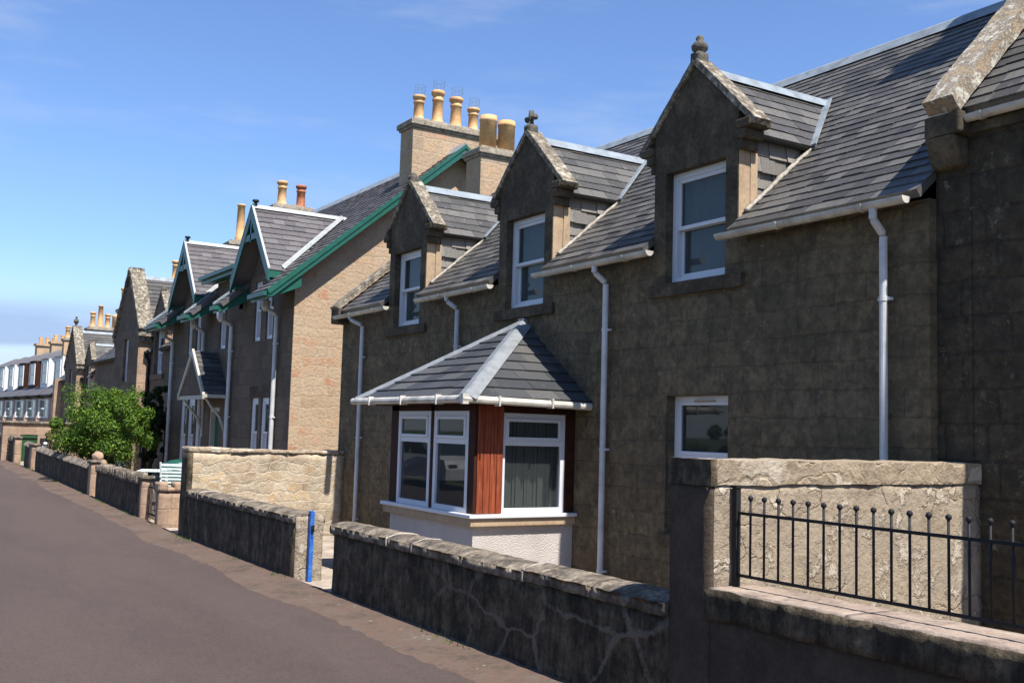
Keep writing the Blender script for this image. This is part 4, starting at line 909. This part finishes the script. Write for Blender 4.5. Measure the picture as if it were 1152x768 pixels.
# near cross wall, rendered
nw = thing('cross_wall', (5.8, 5.05, 0), 'sunlit cracked lime-rendered wall behind the black railing, running from the street to the house', 'wall')
b = MB(); vary_box(b, W + .012, 7.3, 4.87, 5.23, -.1, 1.52, .07, .014, 3); b.build('wall_face', M['render'], nw, smooth=True)
b = MB(); vary_box(b, W, W + .03, 4.862, 5.238, -.1, 1.52, .08, .004); b.build('wall_end', M['brownrender'], nw, smooth=True)
b = MB(); b.rough(W + .03, 7.29, 4.855, 5.245, 1.51, 1.665, .04, .011, 5)
b.build('coping', cpm, nw)
b = MB(); b.rough(W - .014, W + .04, 4.85, 5.25, 1.5, 1.668, .04, .007, 6); b.build('coping_end', M['black2'], nw)
# low wall carrying the railing
lw = thing('low_wall', (4.7, 2.5, 0), 'low brown rendered wall with a pinkish flat cap under the black railing', 'wall')
b = MB(); vary_box(b, W + .002, W + .36, -2.5, 4.866, -.1, .77, .12, .004); b.build('wall_face', M['brownrender'], lw, smooth=True)
b = MB(); y = -2.5
while y < 4.86:
    y2 = min(4.87, y + rs.uniform(1.0, 1.6)); b.rough(W + .0, W + .4, y + .002, y2 - .002, .765, .885 + rs.uniform(-.002, .002), .05, .004, 6); y = y2
b.build('cap', M['capflat'], lw, smooth=True)
b = MB(); b.rough(W - .03, W + .012, -2.5, 4.88, .7, .872, .04, .009, 9); b.build('cap_edge', M['black2'], lw, smooth=True)
ra = thing('railing', (4.65, 2.5, .885), 'black iron railing with ball-topped bars standing on the low wall', 'railing')
b = MB(); b.box(4.70, 4.74, 4.812, 4.85, .86, 1.5); b.box(4.695, 4.745, 4.807, 4.855, 1.49, 1.51); b.build('post', M['iron'], ra, bevel=.004)
for z in (1.338, .955):
    b = MB(); b.box(4.713, 4.727, -1.5, 4.82, z - .009, z + .009); b.build('rail', M['iron'], ra)
y = 4.71
while y > 1.2:
    b = MB(); b.tube([(4.72, y, .955), (4.72, y, 1.425)], .0075, 8); b.ball((4.72, y, 1.435), .017, 8); b.build('bar', M['iron'], ra, smooth=True); y -= .1152
# next garden: return wall, crenellated walls, piers
def toothed(mb, y0, y1, z, n):
    st = (y1 - y0) / n
    for i in range(n): mb.rough(W - .02, W + .22, y0 + i * st + .01, y0 + i * st + st * .55, z, z + .1 + rs.uniform(-.015, .015), .06, .01, 9)
rw = thing('garden_wall', (4.8, 18.8, 0), 'short sunlit brown wall with battlement-shaped coping, just beyond the rubble cross wall', 'wall')
b = MB(); vary_box(b, W, 5.9, 18.65, 18.9, -.1, .6, .12, .01); b.build('wall_face', M['far_stone'], rw, smooth=True)
b = MB(); x = W - .02
while x < 5.85: b.rough(x, x + .16, 18.63, 18.92, .6, .76, .06, .01, 6); b.rough(x + .16, x + .28, 18.63, 18.92, .6, .67, .06, .01, 6); x += .28
b.build('coping', M['far_stone'], rw, smooth=True)
ig = thing('iron_gate', (4.6, 19.2, 0), 'narrow black iron gate between the battlement-topped wall and the toothed wall', 'gate')
b = MB()
for i in range(9): b.tube([(4.62 + .004 * i, 18.93 + i * .115, .05), (4.62 + .004 * i, 18.93 + i * .115, .72)], .009, 6)
b.build('bars', M['iron'], ig); b = MB()
for z in (.12, .6): b.box(4.615, 4.64, 18.93, 19.86, z, z + .03)
b.build('frame', M['iron'], ig)
def street_seg(y0, y1, label, topz, teeth=0, roundtop=False, mat='black2', base=None):
    o = thing('street_wall', (4.7, (y0 + y1) / 2, gz((y0 + y1) / 2)), label, 'wall'); b = MB(); n = max(1, int((y1 - y0) / 1.2)); st = (y1 - y0) / n
    top = topz
    def pr(p, i, j, k):
        p = p.copy(); yy = y0 + (y1 - y0) * j; zt = topz[0] + (topz[1] - topz[0]) * j; zb = gz(yy) - .1; p.z = zb + (zt - zb) * k; return p
    b.rough(W, W + .17, y0, y1, 0, 1, .15, .01, 2.5, pr); b.build('wall_face', M[mat], o, smooth=True)
    c = MB()
    if teeth:
        st = (y1 - y0) / teeth
        for i in range(teeth):
            t = i / teeth; z = topz[0] + (topz[1] - topz[0]) * t; c.rough(W - .05, W + .19, y0 + i * st + .01, y0 + i * st + st * .55, z - .02, z + .15 + rs.uniform(-.03, .03), .06, .012, 9)
        c.rough(W - .01, W + .18, y0, y1, 0, 1, .15, .01, 2.5, lambda p, i, j, k: Vector((p.x, p.y, topz[0] + (topz[1] - topz[0]) * j + (.05 if k > .5 else -.03))))
    else:
        c.rough(W - .04, W + .21, y0, y1, 0, 1, .09, .012, 5, lambda p, i, j, k: Vector((p.x, p.y, topz[0] + (topz[1] - topz[0]) * j - .01 + (.13 * (1 - abs(2 * i - 1) ** 2 * .7) if k > .5 else 0))))
    c.build('coping', M['cap'], o, smooth=True); return o
street_seg(20.05, 24.3, 'dark roadside wall topped with small upright stone teeth, in front of the garden chair', (.66, .7), 26)
street_seg(25.1, 33.6, 'long dark roadside wall with a rounded stone coping under the leafy bush', (.72, .88))
street_seg(34.7, 36.0, 'short dark roadside wall between the olive shrub and the green door', (.93, .98), 0)
street_seg(38.6, 52, 'far dark roadside wall with toothed coping at the left edge of the picture', (1.02, 1.12), 60)
def pier(x0, x1, y0, y1, z, label, mat='far_stone'):
    o = thing('stone_pier', ((x0 + x1) / 2, (y0 + y1) / 2, gz(y0)), label, 'pier'); b = MB(); vary_box(b, x0, x1, y0, y1, gz(y0) - .1, z, .1, .01, 4); b.build('shaft', M[mat], o, smooth=True)
    b = MB(); b.rough(x0 - .03, x1 + .03, y0 - .03, y1 + .03, z, z + .07, .06, .01, 7); b.build('pier_cap', M['cap'], o, smooth=True)
pier(W - .02, W + .17, 19.88, 20.06, .74, 'narrow sunlit stone pier at the near end of the toothed wall, beside the iron gate')
pier(W - .03, W + .18, 24.75, 25.1, .84, 'sunlit stone pier between the toothed wall and the long rounded wall')
pier(W - .03, W + .17, 34.2, 34.7, .98, 'sunlit stone pier below the olive shrub')
pier(W - .03, W + .17, 38.2, 38.6, 1.12, 'sunlit stone pier on the street side of the green door')
pier(W - .03, W + .17, 41.8, 42.1, 1.16, 'farthest sunlit stone pier in the toothed wall at the left edge')
for (x, y, z, r_) in ((4.68, 25.0, .98, .16), (4.72, 24.6, .86, .1)):
    fr = MB(); i0 = len(fr.v); fr.rough(x - r_, x + r_, y - r_, y + r_, z - r_ * .8, z + r_ * .75, .05, .03, 6)
    for i in range(i0, len(fr.v)):
        v = Vector(fr.v[i]) - Vector((x, y, z)); v = v.normalized() * (r_ * (.8 + .25 * noise.noise(v * 9))); fr.v[i] = (x + v.x, y + v.y, z + v.z)
    tag(fr.build('boulder', M['far_stone'], smooth=True), 'larger rounded boulder resting on the stone pier right of the bush' if r_ > .12 else 'small rounded boulder on the toothed wall, next to the larger one', 'boulder')
# high garden wall with the green door
hw_ = thing('garden_wall', (5.5, 40, .35), 'high sunlit stone wall below the far terrace, with the arched green door in it', 'wall')
b = MB()
for (a, c, z0, z1) in ((2.9 + 1.63, 4.86, 0, 1.6), (5.42, 9.0, 0, 1.6), (4.86, 5.42, 1.24, 1.6)): b.box(a, c, 40, 40.4, z0, z1)
b.build('wall_face', M['far_stone'], hw_)
b = MB(); b.rough(4.2, 9.1, 39.95, 40.45, 1.6, 1.7, .15, .012, 3); b.build('coping', M['cap'], hw_, smooth=True)
b = MB(); b.box(2.9 + 1.4, 4.53, 40, 40.4, 0, 1.6); b.build('wall_return', M['far_stone'], hw_)
gd = thing('garden_door', (5.1, 40, .33), 'green painted arched timber door in the high garden wall', 'door')
gm_ = m_plain('garden_green', (.015, .06, .02, 1), .5)
b = MB(); b.box(4.86, 5.42, 40.08, 40.13, .3, 1.14)
for i in range(5): b.box(4.865 + i * .112, 4.865 + i * .112 + .1, 40.065, 40.08, .32, 1.1)
b.build('door_leaf', gm_, gd); b = MB(); b.prism([(5.14 + .3 * math.cos(math.pi * i / 10), 40.02, 1.12 + .12 * math.sin(math.pi * i / 10)) for i in range(11)], (0, .05, 0)); b.build('door_arch', gm_, gd)
wl = thing('notice_board', (5.65, 39.95, .8), 'small dark board with a white panel on the high garden wall beside the green door', 'sign')
b = MB(); b.box(5.5, 5.85, 39.93, 39.99, .62, 1.12); b.build('board', M['iron'], wl); b = MB(); b.box(5.58, 5.76, 39.915, 39.93, .72, .86); b.lathe((5.67, 39.9, .9), [(.07, 0), (.08, .03), (.05, .09)], 8); b.build('panel', M['upvc'], wl)

# ================================================================== GROUND
def sheet(name, xs, ys, zf, mat, kind='structure', xf=None):
    b = MB(); nx, ny = len(xs), len(ys)
    for y in ys:
        for i, x in enumerate(xs):
            xx = xf(i, x, y) if xf else x; b.v.append((xx, y, zf(xx, y)))
    for j in range(ny - 1):
        for i in range(nx - 1): b.f.append((j * nx + i, j * nx + i + 1, (j + 1) * nx + i + 1, (j + 1) * nx + i))
    o = b.build(name, mat, smooth=True); o['kind'] = kind; return o
ysl = [-1500, -300, -60, -10] + [i * 1.0 for i in range(-8, 61)] + [70, 90, 120, 200, 500, 2500]
sheet('ground', [-2500, -300, -60, -20, -4, 4.3, 8, 20, 60, 300, 2500], ysl, lambda x, y: gz(y) - .06, M['field'])
sheet('garden_ground', [4.5, 5, 6, 8, 12, 16], [i * 1.0 for i in range(-8, 61)], lambda x, y: gz(y) - .03, M['gravel'])
ysr = [-60, -20, -8] + [i * .25 for i in range(-20, 240)] + [70, 90, 130]
sheet('road', [-3.6, -2, 0, 2, 3, 3.6, 4.16], ysr, lambda x, y: gz(y) + .004 + .012 * noise.noise(Vector((x * .7, y * .4, 0))), M['asphalt'], xf=lambda i, x, y: x + (.1 * noise.noise(Vector((0, y * .9, 3))) + .05 * noise.noise(Vector((0, y * 3.3, 3))) + (.1 if 7 < y < 16 else .02) if i == 6 else 0))
sheet('verge', [3.7, 4.0, 4.15, 4.3, 4.42, 4.54], [i * .12 for i in range(-40, 480)], lambda x, y: gz(y) + (-.012 if x < 3.8 else .008 + .014 * abs(noise.noise(Vector((x * 5, y * 3, 1)))) + .02 * max(0, x - 4.2)), M['earth'])
# opposite side of the street (seen only in the windows)
tuft = MB(); rt = random.Random(3)
for i in range(1500):
    y = rt.uniform(4.5, 40); x = rt.choice([4.5, 4.47, 4.44]) - abs(rt.gauss(0, .03))
    if noise.noise(Vector((y * .8, 0, 7))) < .02 or 10.9 < y < 12: continue
    h = rt.uniform(.015, .06); a = rt.uniform(0, 6.28); z = gz(y) + .01; dx, dy = math.cos(a) * .006, math.sin(a) * .006
    tuft.add([(x - dx, y - dy, z), (x + dx, y + dy, z), (x + dx * 2 + rt.uniform(-.02, .02), y + rt.uniform(-.02, .02), z + h)], [(0, 1, 2)])
o = tuft.build('grass', M['leaf']); o['kind'] = 'stuff'
pb = MB()
for i in range(120):
    y = rt.uniform(5, 22); x = rt.uniform(4.1, 4.45); r_ = rt.uniform(.005, .014); pb.rough(x - r_, x + r_, y - r_ * 1.3, y + r_ * 1.3, gz(y), gz(y) + r_ * 1.2, r_, r_ * .3, 30)
o = pb.build('pebbles', M['cap'], smooth=True); o['kind'] = 'stuff'

# ================================================================== PLANTS
def foliage(parent, c, rad, n, mat, size=.07, seed=1, clumps=26, name='crown', flat=.7):
    r = random.Random(seed); b = MB(); cl = []
    for i in range(clumps):
        d = Vector((r.gauss(0, 1), r.gauss(0, 1), r.gauss(0, 1))).normalized(); k = r.uniform(.4, 1.12)
        cl.append((Vector(c) + Vector((d.x * rad[0] * k, d.y * rad[1] * k, d.z * rad[2] * k)), r.uniform(.14, .36) * min(rad)))
    for i in range(n):
        q, cr = r.choice(cl); d = Vector((r.gauss(0, 1), r.gauss(0, 1), r.gauss(0, .8))).normalized(); p = q + d * cr * (r.random() ** .4) * 1.1
        s = size * r.uniform(.5, 1.25); a = Vector((r.gauss(0, 1), r.gauss(0, 1), r.gauss(0, .6))).normalized(); nrm = (d + Vector((0, 0, .8)) + Vector((r.gauss(0, .5), r.gauss(0, .5), r.gauss(0, .5)))).normalized()
        u = nrm.cross(a).normalized(); v = nrm.cross(u)
        b.add([p - u * s, p - v * s * .42 + nrm * s * .1, p + u * s, p + v * s * .42 + nrm * s * .1], [(0, 1, 2, 3)])
    return b.build(name, mat, parent), cl
def bush(name, loc, c, rad, n, mat, label, cat, seed, size=.07, clumps=26, stems=6, blossom=0):
    t = thing(name, loc, label, cat); _, cl = foliage(t, c, rad, n, mat, size, seed, clumps); r = random.Random(seed)
    b = MB(); base = Vector(loc)
    for q, cr in cl[:max(stems, 12)]:
        m_ = base.lerp(q, .45) + Vector((r.gauss(0, .08), r.gauss(0, .08), .1)); b.tube([base + Vector((r.gauss(0, .05), r.gauss(0, .05), 0)), m_, q], [.035, .022, .008], 6)
    b.build('trunk', M['bark'], t, smooth=True)
    if blossom:
        q = MB()
        for i in range(blossom):
            cc, cr = r.choice(cl); d = Vector((-abs(r.gauss(0, 1)), -abs(r.gauss(0, 1)), r.gauss(0, .6))).normalized(); p = cc + d * cr; q.ball(p, r.uniform(.012, .028), 5)
        q.build('blossom', M['blossom'], t)
    return t
bush('leafy_bush', (5.5, 29.0, gz(29)), (5.55, 29.0, 1.62), (1.14, 1.4, 1.04), 46000, M['leaf'], 'large bright green leafy bush overhanging the roadside wall in front of the stone houses', 'bush', 4, .04, 95, blossom=0)
bush('dark_shrub', (7.15, 30.9, gz(31)), (7.15, 30.7, 1.7), (.4, .9, 1.25), 15000, M['leaf_dark'], 'dark shaded shrub against the wall to the right of the bright bush', 'shrub', 6, .05, 60)
bush('olive_shrub', (5.05, 34.4, gz(34)), (5.05, 34.4, 1.25), (.22, .3, .4), 3500, M['leaf_olive'], 'small yellowish olive shrub behind the wall, left of the large bush', 'shrub', 8, .045, 16)

# ================================================================== GARDEN FURNITURE
def chair(loc, rot, label, name='garden_chair', wide=.52, cat='chair'):
    t = thing(name, (0, 0, 0), label, cat)
    b = MB()
    for i in range(6): b.box(-wide / 2 + .03, wide / 2 - .03, .2 + i * .018, .215 + i * .018, .5 + i * .068, .55 + i * .068)
    b.build('backrest', M['bench'], t)
    b = MB()
    for i in range(6): b.box(-wide / 2 + .03, wide / 2 - .03, -.24 + i * .07, -.185 + i * .07, .42, .436)
    b.build('seat', M['bench'], t)
    for s in (-1, 1):
        x = s * (wide / 2 - .015); b = MB(); b.prism([(x - .015, .17, .4), (x - .015, .2, .4), (x - .015, .33, .92), (x - .015, .3, .92)], (.03, 0, 0)); b.build('back_post', M['bench'], t)
        b = MB(); b.prism([(x - .015, -.25, .62), (x - .015, .27, .62), (x - .015, .27, .645), (x - .015, -.25, .645)], (.03, 0, 0)); b.build('armrest', M['bench'], t)
        for (ya, yb) in ((-.22, -.2), (.2, .28)):
            b = MB(); b.prism([(x - .015, yb, 0), (x - .015, yb + .035, 0), (x - .015, ya + .035, .62), (x - .015, ya, .62)], (.03, 0, 0)); b.build('leg', M['bench'], t)
    t.location = loc; t.rotation_euler = (0, 0, rot); return t
chair((5.52, 21.4, gz(21.4) + .04), R(150), 'mint-white slatted garden chair in front of the green-trimmed house')
tb = thing('garden_table', (0, 0, 0), 'mint-white slatted garden table beside the slatted chair', 'table')
b = MB()
for i in range(8): b.box(-.45, .45, -.33 + i * .084, -.26 + i * .084, .7, .72)
b.build('tabletop', M['bench'], tb)
for sx in (-1, 1):
    for sy in (-1, 1): b = MB(); b.box(sx * .4 - .02, sx * .4 + .02, sy * .27 - .02, sy * .27 + .02, 0, .7); b.build('leg', M['bench'], tb)
    b = MB(); b.box(sx * .4 - .015, sx * .4 + .015, -.25, .25, .3, .34); b.build('stretcher', M['bench'], tb)
tb.location = (5.42, 22.75, gz(23.3) - .02); tb.rotation_euler = (0, 0, R(70))
wb = thing('water_butt', (5.95, 22.9, .05), 'dark green rounded plastic water butt behind the slatted chair', 'barrel')
b = MB(); b.lathe((5.95, 22.9, .05), [(.24, 0), (.3, .3), (.31, .6), (.28, .85)], 18); b.build('barrel', M['plastic_green'], wb, smooth=True)
b = MB(); b.lathe((5.95, 22.9, .9), [(.29, 0), (.29, .04), (.2, .09), (.05, .12)], 18); b.build('lid', M['plastic_green'], wb, smooth=True)

# ================================================================== ACROSS THE STREET (only its reflection shows)
hg, _ = foliage(None, (-6.5, 16, 1.3), (1.0, 18, 1.2), 30000, M['leaf'], .12, 21, 220, 'hedge'); hg['kind'] = 'stuff'
fw = MB(); fw.rough(-5.2, -4.9, -4, 45, -.05, .95, .5, .02, 1); tag(fw.build('boundary_wall', M['far_stone']), 'stone boundary wall on the opposite side of the street, below the hedge', 'wall')

def car(loc, paint, label):
    t = thing('parked_car', (0, 0, 0), label, 'car', 'cars parked on the opposite side')
    pf = [(-2.05, .3), (-2.1, .62), (-1.95, .85), (-1.15, .95), (-.45, 1.4), (.85, 1.44), (1.55, 1.02), (2.02, .93), (2.08, .5), (2.0, .28)]
    b = MB()
    ring = lambda x, k: [(x, y * k if z < 1.0 else y * k, z) for y, z in pf]
    secs = [(-.84, .97), (-.8, 1.0), (.8, 1.0), (.84, .97)]
    vs = []; n = len(pf)
    for x, k in ((-.82, .96), (-.86, 1.0), (-.84, 1.0), (.84, 1.0), (.86, 1.0), (.82, .96)):
        for (y, z) in pf: vs.append((x * (1 if z < 1.0 else .8), y * k, z))
    fs = [tuple(range(n)), tuple(range(5 * n, 6 * n))]
    for r in range(5):
        for i in range(n): fs.append((r * n + i, r * n + (i + 1) % n, (r + 1) * n + (i + 1) % n, (r + 1) * n + i))
    b.add(vs, fs); bd = b.build('body', paint, t, bevel=.03)
    for sx in (-1, 1):
        q = MB(); x = sx * .785; q.prism([(x + sx * .045, -.98, .98), (x, -.42, 1.33), (x, .2, 1.36), (x + sx * .045, .2, .99)], (sx * .012, 0, 0)); q.build('side_window', M['glass_far'], t)
        q = MB(); q.prism([(x + sx * .045, .28, .99), (x, .28, 1.36), (x, .8, 1.36), (x + sx * .045, 1.3, 1.02)], (sx * .012, 0, 0)); q.build('side_window', M['glass_far'], t)
        for y in (-1.3, 1.3):
            q = MB(); q.tube([(sx * .7, y, .31), (sx * .89, y, .31)], .31, 20); wh = q.build('wheel', M['iron'], t)
            q = MB(); q.tube([(sx * .885, y, .31), (sx * .9, y, .31)], .19, 16); q.build('rim', M['lead_pale'], wh)
        q = MB(); q.box(sx * .5, sx * .78, -2.09, -2.03, .6, .74); q.build('headlight', M['glass_far'], t)
    q = MB(); q.prism([(-.66, -1.14, .97), (.66, -1.14, .97), (.6, -.47, 1.41), (-.6, -.47, 1.41)], (0, -.012, .012)); q.build('windscreen', M['glass_far'], t)
    t.location = loc; return t
car((-3.0, 27.5, .12), m_plain('white_car_paint', (.7, .7, .7, 1), .25, .6), 'white car parked across the street, reflected in the bay window')
car((-3.0, 33.0, .22), m_plain('dark_red_car_paint', (.25, .02, .02, 1), .25, .6), 'dark red car parked across the street, farther than the white one')

# ================================================================== SKY AND SUN
wd = bpy.data.worlds.new("World"); scn.world = wd; wd.use_nodes = True; nt = wd.node_tree; bgn = nt.nodes['Background']
sunv = Vector((.03, -.62, 1.0)).normalized()     # towards the sun
el = math.asin(sunv.z); az = math.atan2(sunv.x, sunv.y)
sky = nt.nodes.new('ShaderNodeTexSky'); sky.sky_type = 'NISHITA'; sky.sun_disc = False; sky.sun_elevation = el; sky.sun_rotation = az
sky.air_density = 1.0; sky.dust_density = .4; sky.ozone_density = 2.2; sky.altitude = 0
tc = nt.nodes.new('ShaderNodeTexCoord'); sp = nt.nodes.new('ShaderNodeSeparateXYZ'); nt.links.new(tc.outputs['Generated'], sp.inputs[0])
def wm(op, a, b=None, clamp=False):
    n = nt.nodes.new('ShaderNodeMath'); n.operation = op; n.use_clamp = clamp
    for i, v in enumerate((a, b)):
        if v is None: continue
        if isinstance(v, (int, float)): n.inputs[i].default_value = v
        else: nt.links.new(v, n.inputs[i])
    return n.outputs[0]
def wstep(v, a, b):
    n = nt.nodes.new('ShaderNodeMapRange'); n.interpolation_type = 'SMOOTHSTEP'; nt.links.new(v, n.inputs[0]); n.inputs[1].default_value = a; n.inputs[2].default_value = b; return n.outputs[0]
def wnoise(scale, vec, det=6):
    m = nt.nodes.new('ShaderNodeVectorMath'); m.operation = 'MULTIPLY'; nt.links.new(tc.outputs['Generated'], m.inputs[0]); m.inputs[1].default_value = vec
    n = nt.nodes.new('ShaderNodeTexNoise'); n.inputs['Scale'].default_value = scale; n.inputs['Detail'].default_value = det; n.inputs['Roughness'].default_value = .6; nt.links.new(m.outputs[0], n.inputs['Vector']); return n.outputs['Fac']
def wmix(f, a, b):
    n = nt.nodes.new('ShaderNodeMix'); n.data_type = 'RGBA'
    if isinstance(f, (int, float)): n.inputs[0].default_value = f
    else: nt.links.new(f, n.inputs[0])
    for s_, v in ((n.inputs[6], a), (n.inputs[7], b)):
        if isinstance(v, tuple): s_.default_value = v
        else: nt.links.new(v, s_)
    return n.outputs[2]
z = sp.outputs[2]
n1 = wnoise(2.2, (1, 1, 9)); n2 = wnoise(3.1, (1, 1, 5)); 
low = wm('SUBTRACT', 1, wstep(z, .05, .16)); white = wm('MULTIPLY', low, wm('ADD', wm('MULTIPLY', wstep(n1, .4, .6), .5), .35))
bank = wm('MULTIPLY', wm('MULTIPLY', wstep(wm('ADD', z, wm('MULTIPLY', n1, .07)), .095, .108), wm('SUBTRACT', 1, wstep(wm('ADD', z, wm('MULTIPLY', n2, .05)), .115, .14))), wm('ADD', .35, wm('MULTIPLY', wstep(n2, .4, .6), .3)))
wisp = wm('MULTIPLY', wm('MULTIPLY', wstep(n2, .5, .72), wstep(z, .12, .22)), .3)
tint = nt.nodes.new('ShaderNodeMix'); tint.data_type = 'RGBA'; tint.blend_type = 'MULTIPLY'; tint.inputs[0].default_value = 1; nt.links.new(sky.outputs[0], tint.inputs[6]); tint.inputs[7].default_value = (.8, .93, 1.16, 1)
c = wmix(white, tint.outputs[2], (3.9, 4.7, 5.9, 1)); c = wmix(bank, c, (1.9, 2.7, 4.5, 1)); c = wmix(wisp, c, (3.6, 4.1, 5.2, 1))
nt.links.new(c, bgn.inputs[0]); bgn.inputs[1].default_value = .09
sl = bpy.data.lights.new('sun', 'SUN'); sl.energy = 5.0; sl.angle = R(.55); sl.color = (1, .95, .87); so = bpy.data.objects.new('sun', sl); COL.objects.link(so); so.rotation_euler = sunv.to_track_quat('Z', 'Y').to_euler()

# ================================================================== CAMERA
cam = bpy.data.cameras.new('camera'); co = bpy.data.objects.new('camera', cam); COL.objects.link(co); scn.camera = co
f_ = 1169.; v1 = Vector((-160 - 576, 465 - 384, f_)).normalized(); v2 = Vector((2450 - 576, 540 - 384, f_)); v2 = (v2 - v1 * v2.dot(v1)).normalized(); v3 = v2.cross(v1)
if v3.y > 0: v3 = -v3
Mw = Matrix((v2, v1, v3))           # world = Mw @ image-camera (x right, y down, z forward)
rt_, dn, fw_ = Mw @ Vector((1, 0, 0)), Mw @ Vector((0, 1, 0)), Mw @ Vector((0, 0, 1))
co.matrix_world = Matrix(((rt_.x, -dn.x, -fw_.x, 0), (rt_.y, -dn.y, -fw_.y, 0), (rt_.z, -dn.z, -fw_.z, 1.8), (0, 0, 0, 1)))
cam.sensor_width = 36; cam.lens = f_ / 1152 * 36; cam.clip_end = 6000; cam.clip_start = .05
scn.view_settings.view_transform = 'Standard'; scn.view_settings.look = 'None'; scn.view_settings.gamma = 1; scn.view_settings.exposure = .95
scn.cycles.max_bounces = 6; scn.cycles.transparent_max_bounces = 12; scn.cycles.use_denoising = True
